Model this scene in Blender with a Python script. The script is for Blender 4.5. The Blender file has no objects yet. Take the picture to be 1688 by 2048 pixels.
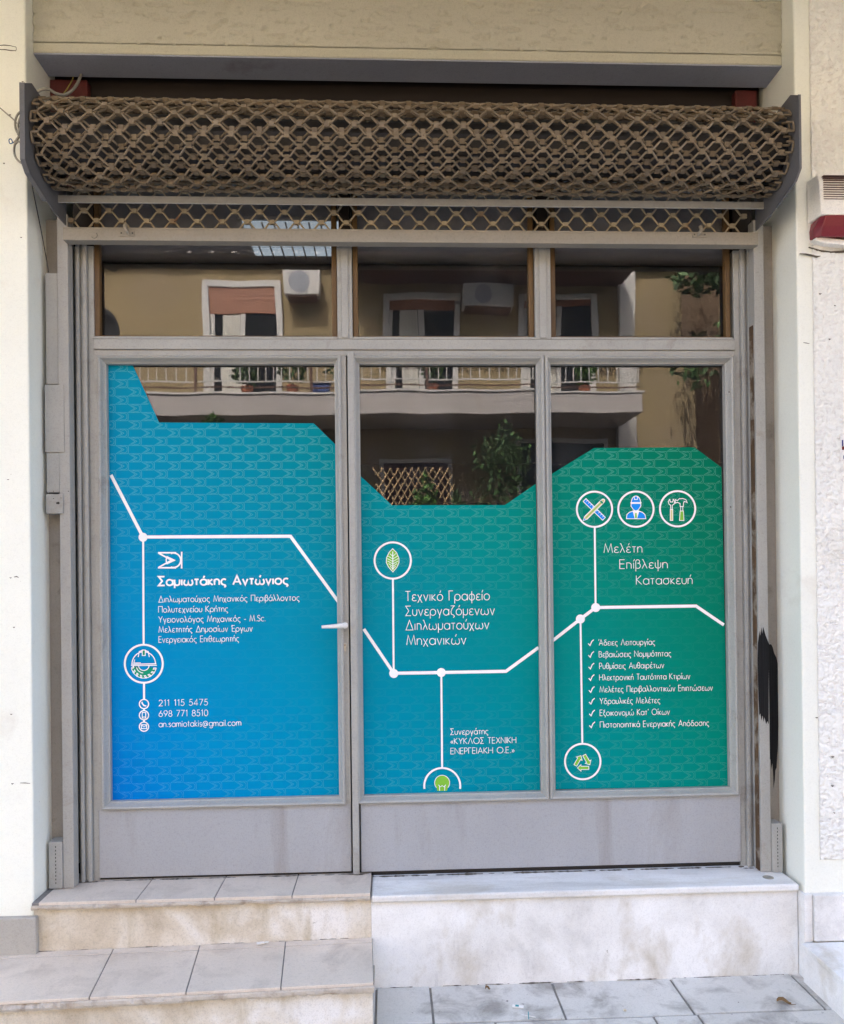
import bpy, bmesh, math, random
from mathutils import Vector, Matrix
random.seed(7)
C = bpy.context.scene
COL = C.collection
rad = math.radians

# ------------------------------------------------------------------ camera
FPX = 1540.0                       # focal length for a 2048 px tall picture
CAMLOC = Vector((0.0, -3.28, 1.535))
YAW, PITCH, ROLL = -0.0420387, 0.0031882, 0.0113703
PPX, PPY = 844.0, 1158.567
def rotm(yaw, pitch, roll):
    Rz = Matrix.Rotation(yaw, 3, 'Z')
    Rx = Matrix.Rotation(pitch, 3, 'X')
    Ry = Matrix.Rotation(roll, 3, 'Y')
    return Rz @ Rx @ Ry
RM = rotm(YAW, PITCH, ROLL)
cam_d = bpy.data.cameras.new('camera')
cam = bpy.data.objects.new('camera', cam_d)
COL.objects.link(cam)
right, fwd, up = RM.col[0], RM.col[1], RM.col[2]
m = Matrix.Identity(4)
for i in range(3):
    m[i][0], m[i][1], m[i][2], m[i][3] = right[i], up[i], -fwd[i], CAMLOC[i]
cam.matrix_world = m
cam_d.sensor_fit = 'VERTICAL'
cam_d.sensor_height = 24.0
cam_d.lens = FPX / 2048.0 * 24.0
cam_d.shift_y = (PPY - 1024.0) / 2048.0
cam_d.clip_start = 0.05
cam_d.clip_end = 2000
C.camera = cam

# ------------------------------------------------------------------ light
SUN_EL, SUN_AZ = 52.0, -20.0          # degrees; azimuth from +Y towards +X
w = bpy.data.worlds.new('World'); C.world = w
w.use_nodes = True
nt = w.node_tree
for n in list(nt.nodes): nt.nodes.remove(n)
sky = nt.nodes.new('ShaderNodeTexSky'); sky.sky_type = 'NISHITA'
sky.sun_disc = False
sky.sun_elevation = rad(SUN_EL); sky.sun_rotation = rad(SUN_AZ)
sky.air_density = 0.7; sky.dust_density = 5.5; sky.ozone_density = 0.4
bg = nt.nodes.new('ShaderNodeBackground'); bg.inputs[1].default_value = 0.15
wo = nt.nodes.new('ShaderNodeOutputWorld')
nt.links.new(sky.outputs[0], bg.inputs[0]); nt.links.new(bg.outputs[0], wo.inputs[0])
sd = bpy.data.lights.new('sun', 'SUN'); sd.energy = 2.1; sd.angle = rad(0.5); sd.color = (1, .97, .91)
sun = bpy.data.objects.new('sun', sd); COL.objects.link(sun)
sv = Vector((math.sin(rad(SUN_AZ)) * math.cos(rad(SUN_EL)), math.cos(rad(SUN_AZ)) * math.cos(rad(SUN_EL)), math.sin(rad(SUN_EL))))
sun.rotation_euler = sv.to_track_quat('Z', 'Y').to_euler()
sun.location = (0, 0, 30)
C.view_settings.view_transform = 'Standard'; C.view_settings.look = 'None'
C.view_settings.gamma = 1.0; C.view_settings.exposure = 3.42
C.render.engine = 'CYCLES'
C.cycles.max_bounces = 8; C.cycles.diffuse_bounces = 5; C.cycles.glossy_bounces = 4

# ------------------------------------------------------------------ measuring helpers: a line of sight met with a wall plane (y) or a level plane (z)
def sight(px, py):
    return RM @ Vector(((px - PPX) / FPX, 1.0, -(py - PPY) / FPX))
def P(px, py, Y):
    d = sight(px, py); t = (Y - CAMLOC.y) / d.y
    q = CAMLOC + d * t; return Vector((q.x, Y, q.z))
def G(px, py, z):
    d = sight(px, py); t = (z - CAMLOC.z) / d.z
    return CAMLOC + d * t
def lin(r, g, b):
    f = lambda c: (c / 255.0) / 12.92 if c / 255.0 <= .04045 else ((c / 255.0 + .055) / 1.055) ** 2.4
    return (f(r), f(g), f(b))

# ------------------------------------------------------------------ materials
def newmat(name):
    mt = bpy.data.materials.new(name); mt.use_nodes = True
    t = mt.node_tree; b = t.nodes['Principled BSDF']
    return mt, t, b
def node(t, typ, **kw):
    n = t.nodes.new(typ)
    for k, v in kw.items():
        if isinstance(k, str) and hasattr(n, k): setattr(n, k, v)
    return n
def noise(t, vec, scale, detail=4, rough=.55, dist=0.0):
    n = t.nodes.new('ShaderNodeTexNoise'); n.inputs['Scale'].default_value = scale
    n.inputs['Detail'].default_value = detail; n.inputs['Roughness'].default_value = rough
    n.inputs['Distortion'].default_value = dist
    t.links.new(vec, n.inputs['Vector']); return n.outputs['Fac']
def ramp(t, fac, stops):
    r = t.nodes.new('ShaderNodeValToRGB')
    e = r.color_ramp.elements
    while len(e) < len(stops): e.new(.5)
    for el, (p, c) in zip(e, stops):
        el.position = p; el.color = (*c, 1) if len(c) == 3 else c
    t.links.new(fac, r.inputs[0]); return r.outputs[0]
def mixc(t, fac, a, b, blend='MIX'):
    n = t.nodes.new('ShaderNodeMix'); n.data_type = 'RGBA'; n.blend_type = blend
    for s, v in ((0, fac), (6, a), (7, b)):
        if hasattr(v, 'node'): t.links.new(v, n.inputs[s])
        else: n.inputs[s].default_value = v if s == 0 else (*v[:3], 1)
    return n.outputs[2]
def mapping(t, scale=(1, 1, 1), world=False):
    if world:
        g = t.nodes.new('ShaderNodeNewGeometry'); o = g.outputs['Position']
    else:
        g = t.nodes.new('ShaderNodeTexCoord'); o = g.outputs['Object']
    mp = t.nodes.new('ShaderNodeMapping'); mp.inputs['Scale'].default_value = scale
    t.links.new(o, mp.inputs[0]); return mp.outputs[0]
def bump(t, b, h, strength, dist, prev=None):
    n = t.nodes.new('ShaderNodeBump'); n.inputs['Strength'].default_value = strength
    n.inputs['Distance'].default_value = dist
    t.links.new(h, n.inputs['Height'])
    if prev is not None: t.links.new(prev, n.inputs['Normal'])
    t.links.new(n.outputs[0], b.inputs['Normal']); return n.outputs[0]
def scl(c, k): return tuple(max(0, min(1, x * k)) for x in c)
def grained(t, col, k):
    """fine grit: small tonal flecks at two sizes"""
    vo = mapping(t)
    g1 = ramp(t, noise(t, vo, 190, 2, .7), [(.30, (1 - 1.5 * k,) * 3), (.5, (1, 1, 1)), (.72, (1,) * 3)])
    g2 = ramp(t, noise(t, vo, 75, 4, .75), [(.30, (1 - 1.3 * k,) * 3), (.48, (1, 1, 1)), (.8, (1,) * 3)])
    return mixc(t, 1.0, mixc(t, 1.0, col, g1, 'MULTIPLY'), g2, 'MULTIPLY')
def surf(name, base, rough=.7, var=.12, scale=5.0, stain=None, stain_scale=3.0, stain_lo=.55, stain_hi=.75,
         speck=None, speck_scale=60.0, speck_lo=.68, bumps=(), stretch=(1, 1, 1), metallic=0.0, spec=.4, grain=.09):
    """weathered surface: broad tone variation, optional stains and specks, layered bumps"""
    mt, t, b = newmat(name)
    v = mapping(t, stretch)
    n1 = noise(t, v, scale, 6)
    col = ramp(t, n1, [(.25, scl(base, 1 - var)), (.75, scl(base, 1 + var))])
    if stain:
        n2 = noise(t, v, stain_scale, 8, .62, .4)
        f = ramp(t, n2, [(stain_lo, (0, 0, 0)), (stain_hi, (1, 1, 1))])
        col = mixc(t, f, col, stain)
    if speck:
        n3 = noise(t, v, speck_scale, 3)
        f = ramp(t, n3, [(speck_lo, (0, 0, 0)), (speck_lo + .06, (1, 1, 1))])
        col = mixc(t, f, col, speck)
    if grain:
        col = grained(t, col, grain)
    t.links.new(col, b.inputs['Base Color'])
    b.inputs['Roughness'].default_value = rough; b.inputs['Metallic'].default_value = metallic
    b.inputs['Specular IOR Level'].default_value = spec
    prev = None
    for (sc, st, di, stre) in bumps:
        vv = mapping(t, stre)
        prev = bump(t, b, noise(t, vv, sc, 4), st, di, prev)
    return mt

M = {}
M['wall_smooth'] = surf('cream_wall_paint', (.85, .86, .765), .8, .04, 1.6, grain=.035, stain=(.70, .67, .58), stain_scale=2.2, stain_lo=.6, stain_hi=.8,
                        speck=(.33, .29, .22), speck_scale=38, speck_lo=.755, bumps=((9, .35, .01, (1, 1, 1)), (70, .25, .004, (1, 1, 1))))
def plaster(name, base, dark, sx, sz, strength):
    mt, t, b = newmat(name)
    v = mapping(t, (sx, sx, sz))
    n1 = noise(t, v, 22, 5, .6, .6)
    v2 = mapping(t)
    n2 = noise(t, v2, 2.2, 5)
    col = ramp(t, n2, [(.3, scl(base, .9)), (.7, scl(base, 1.05))])
    pits = ramp(t, n1, [(.27, (1, 1, 1)), (.36, (0, 0, 0))])
    col = mixc(t, pits, col, dark)  # hollows tinted darker, putting the relief's shade into the colour
    t.links.new(col, b.inputs['Base Color']); b.inputs['Roughness'].default_value = .88
    b.inputs['Specular IOR Level'].default_value = .2
    p = bump(t, b, n1, strength, .024)
    bump(t, b, noise(t, v2, 140, 3), .3, .003, p)
    return mt
M['lintel_plaster'] = plaster('dimpled_plaster', (.47, .45, .35), (.25, .22, .165), .9, 2.6, .9)
M['stucco'] = surf('stucco_paint', (.85, .85, .79), grain=.05, rough=.88, var=.04, scale=2, stain=(.66, .63, .55), stain_scale=3, stain_lo=.6, stain_hi=.8, bumps=((260, .25, .002, (1, 1, 1)),), spec=.2)
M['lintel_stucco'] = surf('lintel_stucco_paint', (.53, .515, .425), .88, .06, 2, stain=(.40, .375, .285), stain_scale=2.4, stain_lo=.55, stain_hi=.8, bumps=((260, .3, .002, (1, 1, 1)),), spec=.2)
M['pillar_plaster'] = plaster('rough_stipple_plaster', (.86, .845, .79), (.70, .67, .60), 2.0, 3.2, .8)
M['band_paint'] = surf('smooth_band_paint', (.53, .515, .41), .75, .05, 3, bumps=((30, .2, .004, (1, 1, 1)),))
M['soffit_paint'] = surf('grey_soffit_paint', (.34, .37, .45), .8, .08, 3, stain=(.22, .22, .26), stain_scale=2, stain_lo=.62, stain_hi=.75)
M['frame_paint'] = surf('grey_frame_paint', (.37, .37, .345), .5, .08, 4, stain=(.20, .175, .145), stain_scale=6, stain_lo=.58, stain_hi=.82,
                        speck=(.16, .13, .10), speck_scale=55, speck_lo=.77, bumps=((25, .15, .003, (1, 1, .15)),), spec=.45)
M['panel_paint'] = surf('grey_panel_paint', (.365, .375, .39), .45, .07, 2.2, stain=(.24, .225, .205), stain_scale=4.2, stain_lo=.55, stain_hi=.86,
                        speck=(.2, .17, .14), speck_scale=45, speck_lo=.78, bumps=((3.0, .5, .012, (1, 1, 1)), (60, .12, .002, (1, 1, .3))), stretch=(1.6, 1, .28), spec=.5)
M['rail_paint'] = surf('grey_rail_paint', (.365, .36, .335), .5, .07, 4, stain=(.27, .23, .18), stain_scale=6, stain_lo=.62, stain_hi=.82,
                       speck=(.13, .10, .08), speck_scale=70, speck_lo=.76, bumps=((40, .15, .003, (1, 1, .2)),))
M['bar_paint'] = surf('beige_bar_paint', (.31, .285, .235), .5, .06, 4, stain=(.25, .22, .17), stain_scale=5, stain_lo=.66, stain_hi=.85, bumps=((30, .12, .003, (.2, 1, 1)),))
M['channel_paint'] = surf('dusty_channel_paint', (.30, .27, .23), .7, .12, 5, stain=(.16, .13, .10), stain_scale=7, stain_lo=.6, stain_hi=.8)
M['bracket_paint'] = surf('slate_bracket_paint', (.12, .12, .125), .5, .12, 6, bumps=((30, .2, .004, (1, 1, 1)),))
M['grille_old'] = surf('dusty_brown_grille', (.165, .125, .078), .45, .25, 9, stain=(.26, .205, .135), stain_scale=14, stain_lo=.5, stain_hi=.7, speck=(.11, .055, .03), speck_scale=40, speck_lo=.72, bumps=((120, .3, .002, (1, 1, 1)),))
M['grille_flat'] = surf('beige_grille', (.36, .30, .20), .65, .18, 9, stain=(.20, .10, .05), stain_scale=6, stain_lo=.55, stain_hi=.68, speck=(.13, .06, .03), speck_scale=60, speck_lo=.7)
M['dark_metal'] = surf('dark_drum', (.022, .02, .019), .5, .2, 6)
M['ochre_wood'] = surf('ochre_wood_bead', (.14, .08, .028), .55, .25, 8, stain=(.09, .05, .02), stain_scale=14, stain_lo=.5, stain_hi=.7, stretch=(1, 1, .12))
M['red_board'] = surf('old_red_paint', (.10, .018, .016), .5, .2, 6, stain=(.05, .02, .015), stain_scale=9, stain_lo=.55, stain_hi=.7)
M['header_wood_and_shade'] = surf('dark_header_wood_and_shade', (.016, .011, .009), .6, .3, 4, stretch=(.1, 1, 1))
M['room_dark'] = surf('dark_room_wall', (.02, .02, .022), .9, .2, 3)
def marble(name, st, blot=.60):
    mt, t, b = newmat(name)
    v = mapping(t, st)
    col = ramp(t, noise(t, v, 3.2, 10, .62, .3), [(.30, (.57, .56, .535)), (.45, (.75, .745, .72)), (.62, (.86, .86, .84))])
    n2 = noise(t, mapping(t, (1.3 * st[0], 1, .8)), 3.9, 9, .6, .2)
    col = mixc(t, ramp(t, n2, [(blot - .06, (0, 0, 0)), (blot + .12, (.7, .7, .7))]), col, (.46, .40, .29))
    n4 = noise(t, mapping(t, (3 * st[0], 1, .7)), 6.5, 8, .7, .2)
    col = mixc(t, ramp(t, n4, [(.60, (0, 0, 0)), (.74, (.55, .55, .55))]), col, (.45, .44, .43))
    n3 = noise(t, mapping(t, (1.4, 1, .8)), 30, 5, .7, .3)
    col = mixc(t, ramp(t, n3, [(.69, (0, 0, 0)), (.74, (.9, .9, .9))]), col, (.24, .22, .19))
    col = grained(t, col, .07)
    t.links.new(col, b.inputs['Base Color']); b.inputs['Roughness'].default_value = .45; b.inputs['Specular IOR Level'].default_value = .35
    bump(t, b, n3, .12, .003)
    return mt
M['marble'] = marble('white_marble', (1, 1, 1))
M['marble_sill'] = marble('streaked_marble_sill', (.35, 2.2, 1), .57)
def stained_marble():
    mt, t, b = newmat('stained_marble_riser')
    v = mapping(t)
    n1 = noise(t, v, 3.2, 8, .6, .5)
    col = ramp(t, n1, [(.32, (.44, .37, .27)), (.44, (.60, .53, .42)), (.54, (.70, .65, .56)), (.64, (.80, .78, .74))])
    n2 = noise(t, mapping(t, (1, 1, .25)), 7, 6, .6, .3)
    f = ramp(t, n2, [(.56, (0, 0, 0)), (.78, (1, 1, 1))])
    col = mixc(t, f, col, (.42, .35, .22))
    n3 = noise(t, v, 34, 5)
    f = ramp(t, n3, [(.69, (0, 0, 0)), (.78, (1, 1, 1))])
    col = mixc(t, f, col, (.26, .23, .19))
    col = grained(t, col, .12)
    t.links.new(col, b.inputs['Base Color']); b.inputs['Roughness'].default_value = .45
    bump(t, b, n3, .12, .003)
    return mt
M['riser'] = stained_marble()
M['tile'] = surf('beige_stone_tile', (.65, .57, .48), .5, .08, 4, stain=(.50, .43, .36), stain_scale=6.5, stain_lo=.48, stain_hi=.7,
                 speck=(.22, .20, .18), speck_scale=42, speck_lo=.745, bumps=((50, .1, .002, (1, 1, 1)),))
M['tile_edge'] = surf('worn_tile_edge', (.50, .45, .38), .7, .15, 9, stain=(.30, .24, .18), stain_scale=12, stain_lo=.5, stain_hi=.7, bumps=((25, .6, .008, (1, 1, 1)),))
M['grout'] = surf('dark_grout', (.22, .21, .20), .9, .2, 20)
M['pave'] = surf('grey_marble_paving', (.60, .59, .55), .55, .12, 2.6, stain=(.31, .295, .27), stain_scale=6.5, stain_lo=.48, stain_hi=.66,
                 speck=(.20, .19, .18), speck_scale=48, speck_lo=.70, bumps=((30, .2, .004, (1, 1, 1)),))
M['pave_joint'] = surf('paving_joint_dirt', (.22, .21, .195), .9, .3, 15)
M['cement'] = surf('cement_skirting', (.41, .39, .345), .85, .12, 3, stain=(.28, .26, .23), stain_scale=5, stain_lo=.55, stain_hi=.75, bumps=((40, .25, .004, (1, 1, 1)),))
M['asphalt'] = surf('asphalt', (.055, .055, .057), .9, .2, 2, bumps=((150, .4, .006, (1, 1, 1)),))
M['black_paint'] = surf('black_brushed_paint', (.014, .014, .0148), .75, .4, 60, stretch=(4, 1, .05), spec=.12, bumps=((200, .5, .002, (1, 1, .04)),))
M['white_plastic'] = surf('white_plastic', (.80, .79, .76), .35, .02, 4)
M['cream_plastic'] = surf('cream_plastic', (.86, .83, .75), .4, .03, 4, stain=(.66, .61, .50), stain_scale=4, stain_lo=.6, stain_hi=.8)
M['red_lens'] = surf('red_lens', (.19, .02, .03), .25, .08, 6)
M['slot_dark'] = surf('slot_shadow', (.12, .07, .06), .8, .1, 6)
M['cable'] = surf('grey_cable', (.30, .29, .25), .6, .15, 20)
M['cable_dark'] = surf('dark_cable', (.06, .055, .05), .6, .15, 20)
M['cable_blue'] = surf('blue_wire', (.03, .12, .30), .5, .1, 20)
M['steel'] = surf('worn_steel', (.50, .48, .44), .35, .1, 20, metallic=.8)
M['leaf_dry'] = surf('dry_leaf', (.20, .12, .05), .8, .3, 30)
M['teal_plastic'] = surf('teal_plastic', (.01, .27, .30), .4, .05, 10)
M['crack'] = surf('crack_dirt', (.10, .085, .065), .9, .2, 40)

def glass(name, ior=1.85, wob=.35):
    """clear pane: a mirror-like skin by Fresnel over plain see-through glass with a little dust and, high up, a painted grey veil"""
    mt, t, b = newmat(name)
    out = t.nodes['Material Output']
    gl = t.nodes.new('ShaderNodeBsdfGlossy'); gl.inputs['Roughness'].default_value = .01
    trn = t.nodes.new('ShaderNodeBsdfTransparent'); trn.inputs[0].default_value = (.80, .83, .83, 1)
    fr = t.nodes.new('ShaderNodeFresnel'); fr.inputs[0].default_value = ior
    mx = t.nodes.new('ShaderNodeMixShader'); mx2 = t.nodes.new('ShaderNodeMixShader')
    t.links.new(fr.outputs[0], mx.inputs[0]); t.links.new(trn.outputs[0], mx.inputs[1]); t.links.new(gl.outputs[0], mx.inputs[2])
    d = t.nodes.new('ShaderNodeMapRange'); d.inputs[1].default_value = .5; d.inputs[2].default_value = .8; d.inputs[3].default_value = .014; d.inputs[4].default_value = .07
    t.links.new(noise(t, mapping(t), 5, 7, .65), d.inputs[0])
    b.inputs['Base Color'].default_value = (.42, .42, .46, 1); b.inputs['Roughness'].default_value = 1; b.inputs['Specular IOR Level'].default_value = 0
    tc = t.nodes.new('ShaderNodeTexCoord'); sp = t.nodes.new('ShaderNodeSeparateXYZ'); t.links.new(tc.outputs['Object'], sp.inputs[0])
    dz = t.nodes.new('ShaderNodeMapRange'); dz.inputs[1].default_value = 2.57; dz.inputs[2].default_value = 2.64; dz.inputs[3].default_value = 0; dz.inputs[4].default_value = .30  # grey veil above the grille bar, painted in for the lit ceiling behind
    t.links.new(sp.outputs[2], dz.inputs[0])
    sm = t.nodes.new('ShaderNodeMath'); sm.operation = 'ADD'; t.links.new(d.outputs[0], sm.inputs[0]); t.links.new(dz.outputs[0], sm.inputs[1])
    t.links.new(sm.outputs[0], mx2.inputs[0]); t.links.new(mx.outputs[0], mx2.inputs[1]); t.links.new(b.outputs[0], mx2.inputs[2])
    t.links.new(mx2.outputs[0], out.inputs[0])
    return mt
def clear(name):
    mt, t, b = newmat(name); trn = t.nodes.new('ShaderNodeBsdfTransparent'); trn.inputs[0].default_value = (.96, .98, .97, 1)
    t.links.new(trn.outputs[0], t.nodes['Material Output'].inputs[0]); return mt
M['pane_back'] = clear('glass_back_face')
def pane_box(x0, x1, y0, y1, z0, z1):
    """front face, very slightly wavy as old glass is, reflects; the other faces let light through"""
    mb = MB(); mb.box(x0, x1, y0 + .0012, y1, z0, z1, 1)
    nx, nz = 22, 26; vs = []; fs = []; ph = random.uniform(0, 6)
    tx, tz = random.uniform(-.0022, .0022), random.uniform(-.0015, .0015)
    for j in range(nz + 1):
        for i in range(nx + 1):
            x = x0 + (x1 - x0) * i / nx; z = z0 + (z1 - z0) * j / nz
            wv = .00013 * math.sin(9 * x + ph + 1.7 * z) + .00008 * math.sin(15 * z + 2 * ph) + .00005 * math.sin(23 * x - 11 * z + ph)
            vs.append((x, y0 + wv + tx * (x - (x0 + x1) / 2) * .4 + tz * (z - (z0 + z1) / 2) * .3, z))
    for j in range(nz):
        for i in range(nx):
            k = j * (nx + 1) + i; fs.append((k, k + 1, k + nx + 2, k + nx + 1))
    mb.add(vs, fs, 0); return mb
M['pane'] = glass('clear_window_glass')
M['opp_glass'] = surf('flat_window_glass', (.015, .016, .018), .03, .1, 4, spec=.5)

def film_mat(name, lift=0.0):
    """printed sheet: blue at the lower left running to green at the upper right"""
    mt, t, b = newmat(name)
    g = t.nodes.new('ShaderNodeNewGeometry')
    sx = t.nodes.new('ShaderNodeSeparateXYZ'); t.links.new(g.outputs['Position'], sx.inputs[0])
    def mr(o, a, bb, to):
        n = t.nodes.new('ShaderNodeMapRange'); n.inputs[1].default_value = a; n.inputs[2].default_value = bb
        n.inputs[3].default_value = 0; n.inputs[4].default_value = to
        t.links.new(o, n.inputs[0]); return n.outputs[0]
    ad = t.nodes.new('ShaderNodeMath'); ad.operation = 'ADD'
    t.links.new(mr(sx.outputs[0], -1.168, 1.451, .70), ad.inputs[0])
    t.links.new(mr(sx.outputs[2], .637, 2.457, .30), ad.inputs[1])
    stops = [(0.0, lin(0, 128, 226)), (.07, lin(0, 143, 216)), (.15, lin(0, 150, 206)), (.28, lin(0, 151, 190)), (.42, lin(0, 146, 168)), (.58, lin(0, 148, 146)),
             (.72, lin(0, 142, 122)), (.86, lin(0, 130, 100)), (1.0, lin(0, 116, 84))]
    k = .83
    st = [(p, tuple(min(1, x * k) for x in c)) for p, c in stops]
    col = ramp(t, ad.outputs[0], st)
    if lift:
        # the pattern's ink is strong near the top and bottom of the print and thin in its middle
        f1 = t.nodes.new('ShaderNodeMapRange'); f1.inputs[1].default_value = 1.35; f1.inputs[2].default_value = 2.05
        f1.inputs[3].default_value = .10; f1.inputs[4].default_value = 1.0; t.links.new(sx.outputs[2], f1.inputs[0])
        f2 = t.nodes.new('ShaderNodeMapRange'); f2.inputs[1].default_value = 1.15; f2.inputs[2].default_value = .66
        f2.inputs[3].default_value = 0; f2.inputs[4].default_value = .5; t.links.new(sx.outputs[2], f2.inputs[0])
        mx = t.nodes.new('ShaderNodeMath'); mx.operation = 'MAXIMUM'
        t.links.new(f1.outputs[0], mx.inputs[0]); t.links.new(f2.outputs[0], mx.inputs[1])
        ml = t.nodes.new('ShaderNodeMath'); ml.operation = 'MULTIPLY'; ml.inputs[1].default_value = lift
        t.links.new(mx.outputs[0], ml.inputs[0])
        col = mixc(t, ml.outputs[0], col, (.35, .85, .75))
    t.links.new(col, b.inputs['Base Color'])
    b.inputs['Roughness'].default_value = .32; b.inputs['Specular IOR Level'].default_value = .04
    return mt
M['film'] = film_mat('printed_film')
M['film_line'] = film_mat('printed_film_pattern', .27)
def flat(name, c, rough=.5, spec=.2):
    mt, t, b = newmat(name)
    v = mapping(t); n = noise(t, v, 30, 2)
    t.links.new(ramp(t, n, [(.3, scl(c, .97)), (.7, scl(c, 1.02))]), b.inputs['Base Color'])
    b.inputs['Roughness'].default_value = rough; b.inputs['Specular IOR Level'].default_value = spec
    return mt
M['ink_white'] = flat('white_print', (.88, .89, .89))
M['ink_lime'] = flat('lime_print', lin(128, 190, 62))
M['ink_blue'] = flat('blue_print', lin(10, 140, 235))
M['ink_green'] = flat('green_print', lin(0, 150, 112))
M['ink_straw'] = flat('straw_print', lin(205, 205, 150))

# ------------------------------------------------------------------ mesh builder
from mathutils import noise as mnoise
def sstep(a, b, x):
    t = max(0.0, min(1.0, (x - a) / (b - a))); return t * t * (3 - 2 * t)
class MB:
    def __init__(s): s.v = []; s.f = []; s.m = []
    def add(s, vs, fs, mi=0):
        o = len(s.v); s.v += [Vector(x) for x in vs]
        for f in fs: s.f.append([o + i for i in f]); s.m.append(mi)
    def box(s, x0, x1, y0, y1, z0, z1, mi=0):
        s.add([(x0, y0, z0), (x1, y0, z0), (x1, y1, z0), (x0, y1, z0), (x0, y0, z1), (x1, y0, z1), (x1, y1, z1), (x0, y1, z1)],
              [(3, 2, 1, 0), (4, 5, 6, 7), (0, 1, 5, 4), (1, 2, 6, 5), (2, 3, 7, 6), (3, 0, 4, 7)], mi)
    def obox(s, c, ax, ay, az, mi=0):
        c = Vector(c); vs = []
        for sz in (-1, 1):
            for sx, sy in ((-1, -1), (1, -1), (1, 1), (-1, 1)): vs.append(c + ax * sx + ay * sy + az * sz)
        s.add(vs, [(3, 2, 1, 0), (4, 5, 6, 7), (0, 1, 5, 4), (1, 2, 6, 5), (2, 3, 7, 6), (3, 0, 4, 7)], mi)
    def prism(s, pts, dvec, mi=0):
        """planar outline pushed along dvec"""
        n = len(pts); d = Vector(dvec)
        a = [Vector(p) for p in pts]; b = [p + d for p in a]
        fs = [tuple(range(n)), tuple(range(2 * n - 1, n - 1, -1))]
        for i in range(n):
            j = (i + 1) % n; fs.append((i, n + i, n + j, j))
        s.add(a + b, fs, mi)
    def relief(s, x0, x1, z0, z1, y, step, fn, mi=0):
        nx, nz = max(1, int((x1 - x0) / step)), max(1, int((z1 - z0) / step)); vs = []; fs = []
        for j in range(nz + 1):
            for i in range(nx + 1):
                x = x0 + (x1 - x0) * i / nx; z = z0 + (z1 - z0) * j / nz
                vs.append((x, y - fn(x, z), z))
        for j in range(nz):
            for i in range(nx):
                k = j * (nx + 1) + i; fs.append((k, k + 1, k + nx + 2, k + nx + 1))
        s.add(vs, fs, mi)
    def poly(s, pts, mi=0): s.add(pts, [tuple(range(len(pts)))], mi)
    def tube(s, path, r, n=6, mi=0, ref=None, cap=True, closed=False):
        path = [Vector(p) for p in path]; k = len(path)
        vs = []; fs = []
        prevn = None
        for i, p in enumerate(path):
            if closed: tg = path[(i + 1) % k] - path[i - 1]
            else: tg = path[min(i + 1, k - 1)] - path[max(i - 1, 0)]
            tg.normalize()
            if prevn is None:
                a = Vector(ref) if ref is not None else (Vector((0, 0, 1)) if abs(tg.z) < .9 else Vector((1, 0, 0)))
            else: a = prevn
            nn = a - tg * a.dot(tg); nn.normalize(); prevn = nn
            bb = tg.cross(nn)
            rr = r[i] if isinstance(r, (list, tuple)) else r
            for j in range(n):
                an = 2 * math.pi * j / n
                vs.append(p + nn * (math.cos(an) * rr) + bb * (math.sin(an) * rr))
        for i in range(k if closed else k - 1):
            i2 = (i + 1) % k
            for j in range(n):
                j2 = (j + 1) % n
                fs.append((i * n + j, i * n + j2, i2 * n + j2, i2 * n + j))
        if cap and not closed:
            fs.append(tuple(range(n - 1, -1, -1))); fs.append(tuple((k - 1) * n + j for j in range(n)))
        s.add(vs, fs, mi)
    def lathe(s, prof, c, axis='y', n=24, mi=0):
        c = Vector(c); vs = []; fs = []
        for (r, h) in prof:
            for j in range(n):
                a = 2 * math.pi * j / n
                u, v2 = r * math.cos(a), r * math.sin(a)
                vs.append(c + (Vector((u, h, v2)) if axis == 'y' else Vector((u, v2, h)) if axis == 'z' else Vector((h, u, v2))))
        k = len(prof)
        for i in range(k - 1):
            for j in range(n):
                j2 = (j + 1) % n; fs.append((i * n + j, i * n + j2, (i + 1) * n + j2, (i + 1) * n + j))
        fs.append(tuple(range(n - 1, -1, -1))); fs.append(tuple((k - 1) * n + j for j in range(n)))
        s.add(vs, fs, mi)
    def ring(s, x0, x1, z0, z1, prof, mi=0):
        """mitred frame round an opening; prof = list of (outset, y)"""
        vs = []; fs = []
        for e, y in prof:
            vs += [(x0 - e, y, z0 - e), (x1 + e, y, z0 - e), (x1 + e, y, z1 + e), (x0 - e, y, z1 + e)]
        for i in range(len(prof) - 1):
            for j in range(4):
                j2 = (j + 1) % 4; fs.append((i * 4 + j, i * 4 + j2, (i + 1) * 4 + j2, (i + 1) * 4 + j))
        s.add(vs, fs, mi)
    def build(s, name, mats, parent=None, smooth=False, bevel=0, seg=2, fix=True):
        if not isinstance(mats, (list, tuple)): mats = [mats]
        off = parent_world(parent) if parent else Vector((0, 0, 0))
        me = bpy.data.meshes.new(name)
        me.from_pydata([v - off for v in s.v], [], s.f)
        for mt in mats: me.materials.append(mt)
        me.polygons.foreach_set('material_index', s.m)
        if smooth: me.polygons.foreach_set('use_smooth', [True] * len(s.f))
        me.update()
        if fix:
            bm = bmesh.new(); bm.from_mesh(me)
            bmesh.ops.recalc_face_normals(bm, faces=bm.faces); bm.to_mesh(me); bm.free()
        o = bpy.data.objects.new(name, me); COL.objects.link(o)
        if parent: o.parent = parent
        if bevel:
            md = o.modifiers.new('bevel', 'BEVEL'); md.width = bevel; md.segments = seg; md.limit_method = 'ANGLE'
        return o
def parent_world(o):
    v = Vector((0, 0, 0))
    while o: v += o.location; o = o.parent
    return v
def tag(o, label=None, cat=None, group=None, kind=None):
    if label: o['label'] = label
    if cat: o['category'] = cat
    if group: o['group'] = group
    if kind: o['kind'] = kind
    return o
def thing(name, loc, label, cat, group=None):
    o = bpy.data.objects.new(name, None); COL.objects.link(o); o.location = loc
    o.empty_display_size = .1
    return tag(o, label, cat, group)
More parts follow.
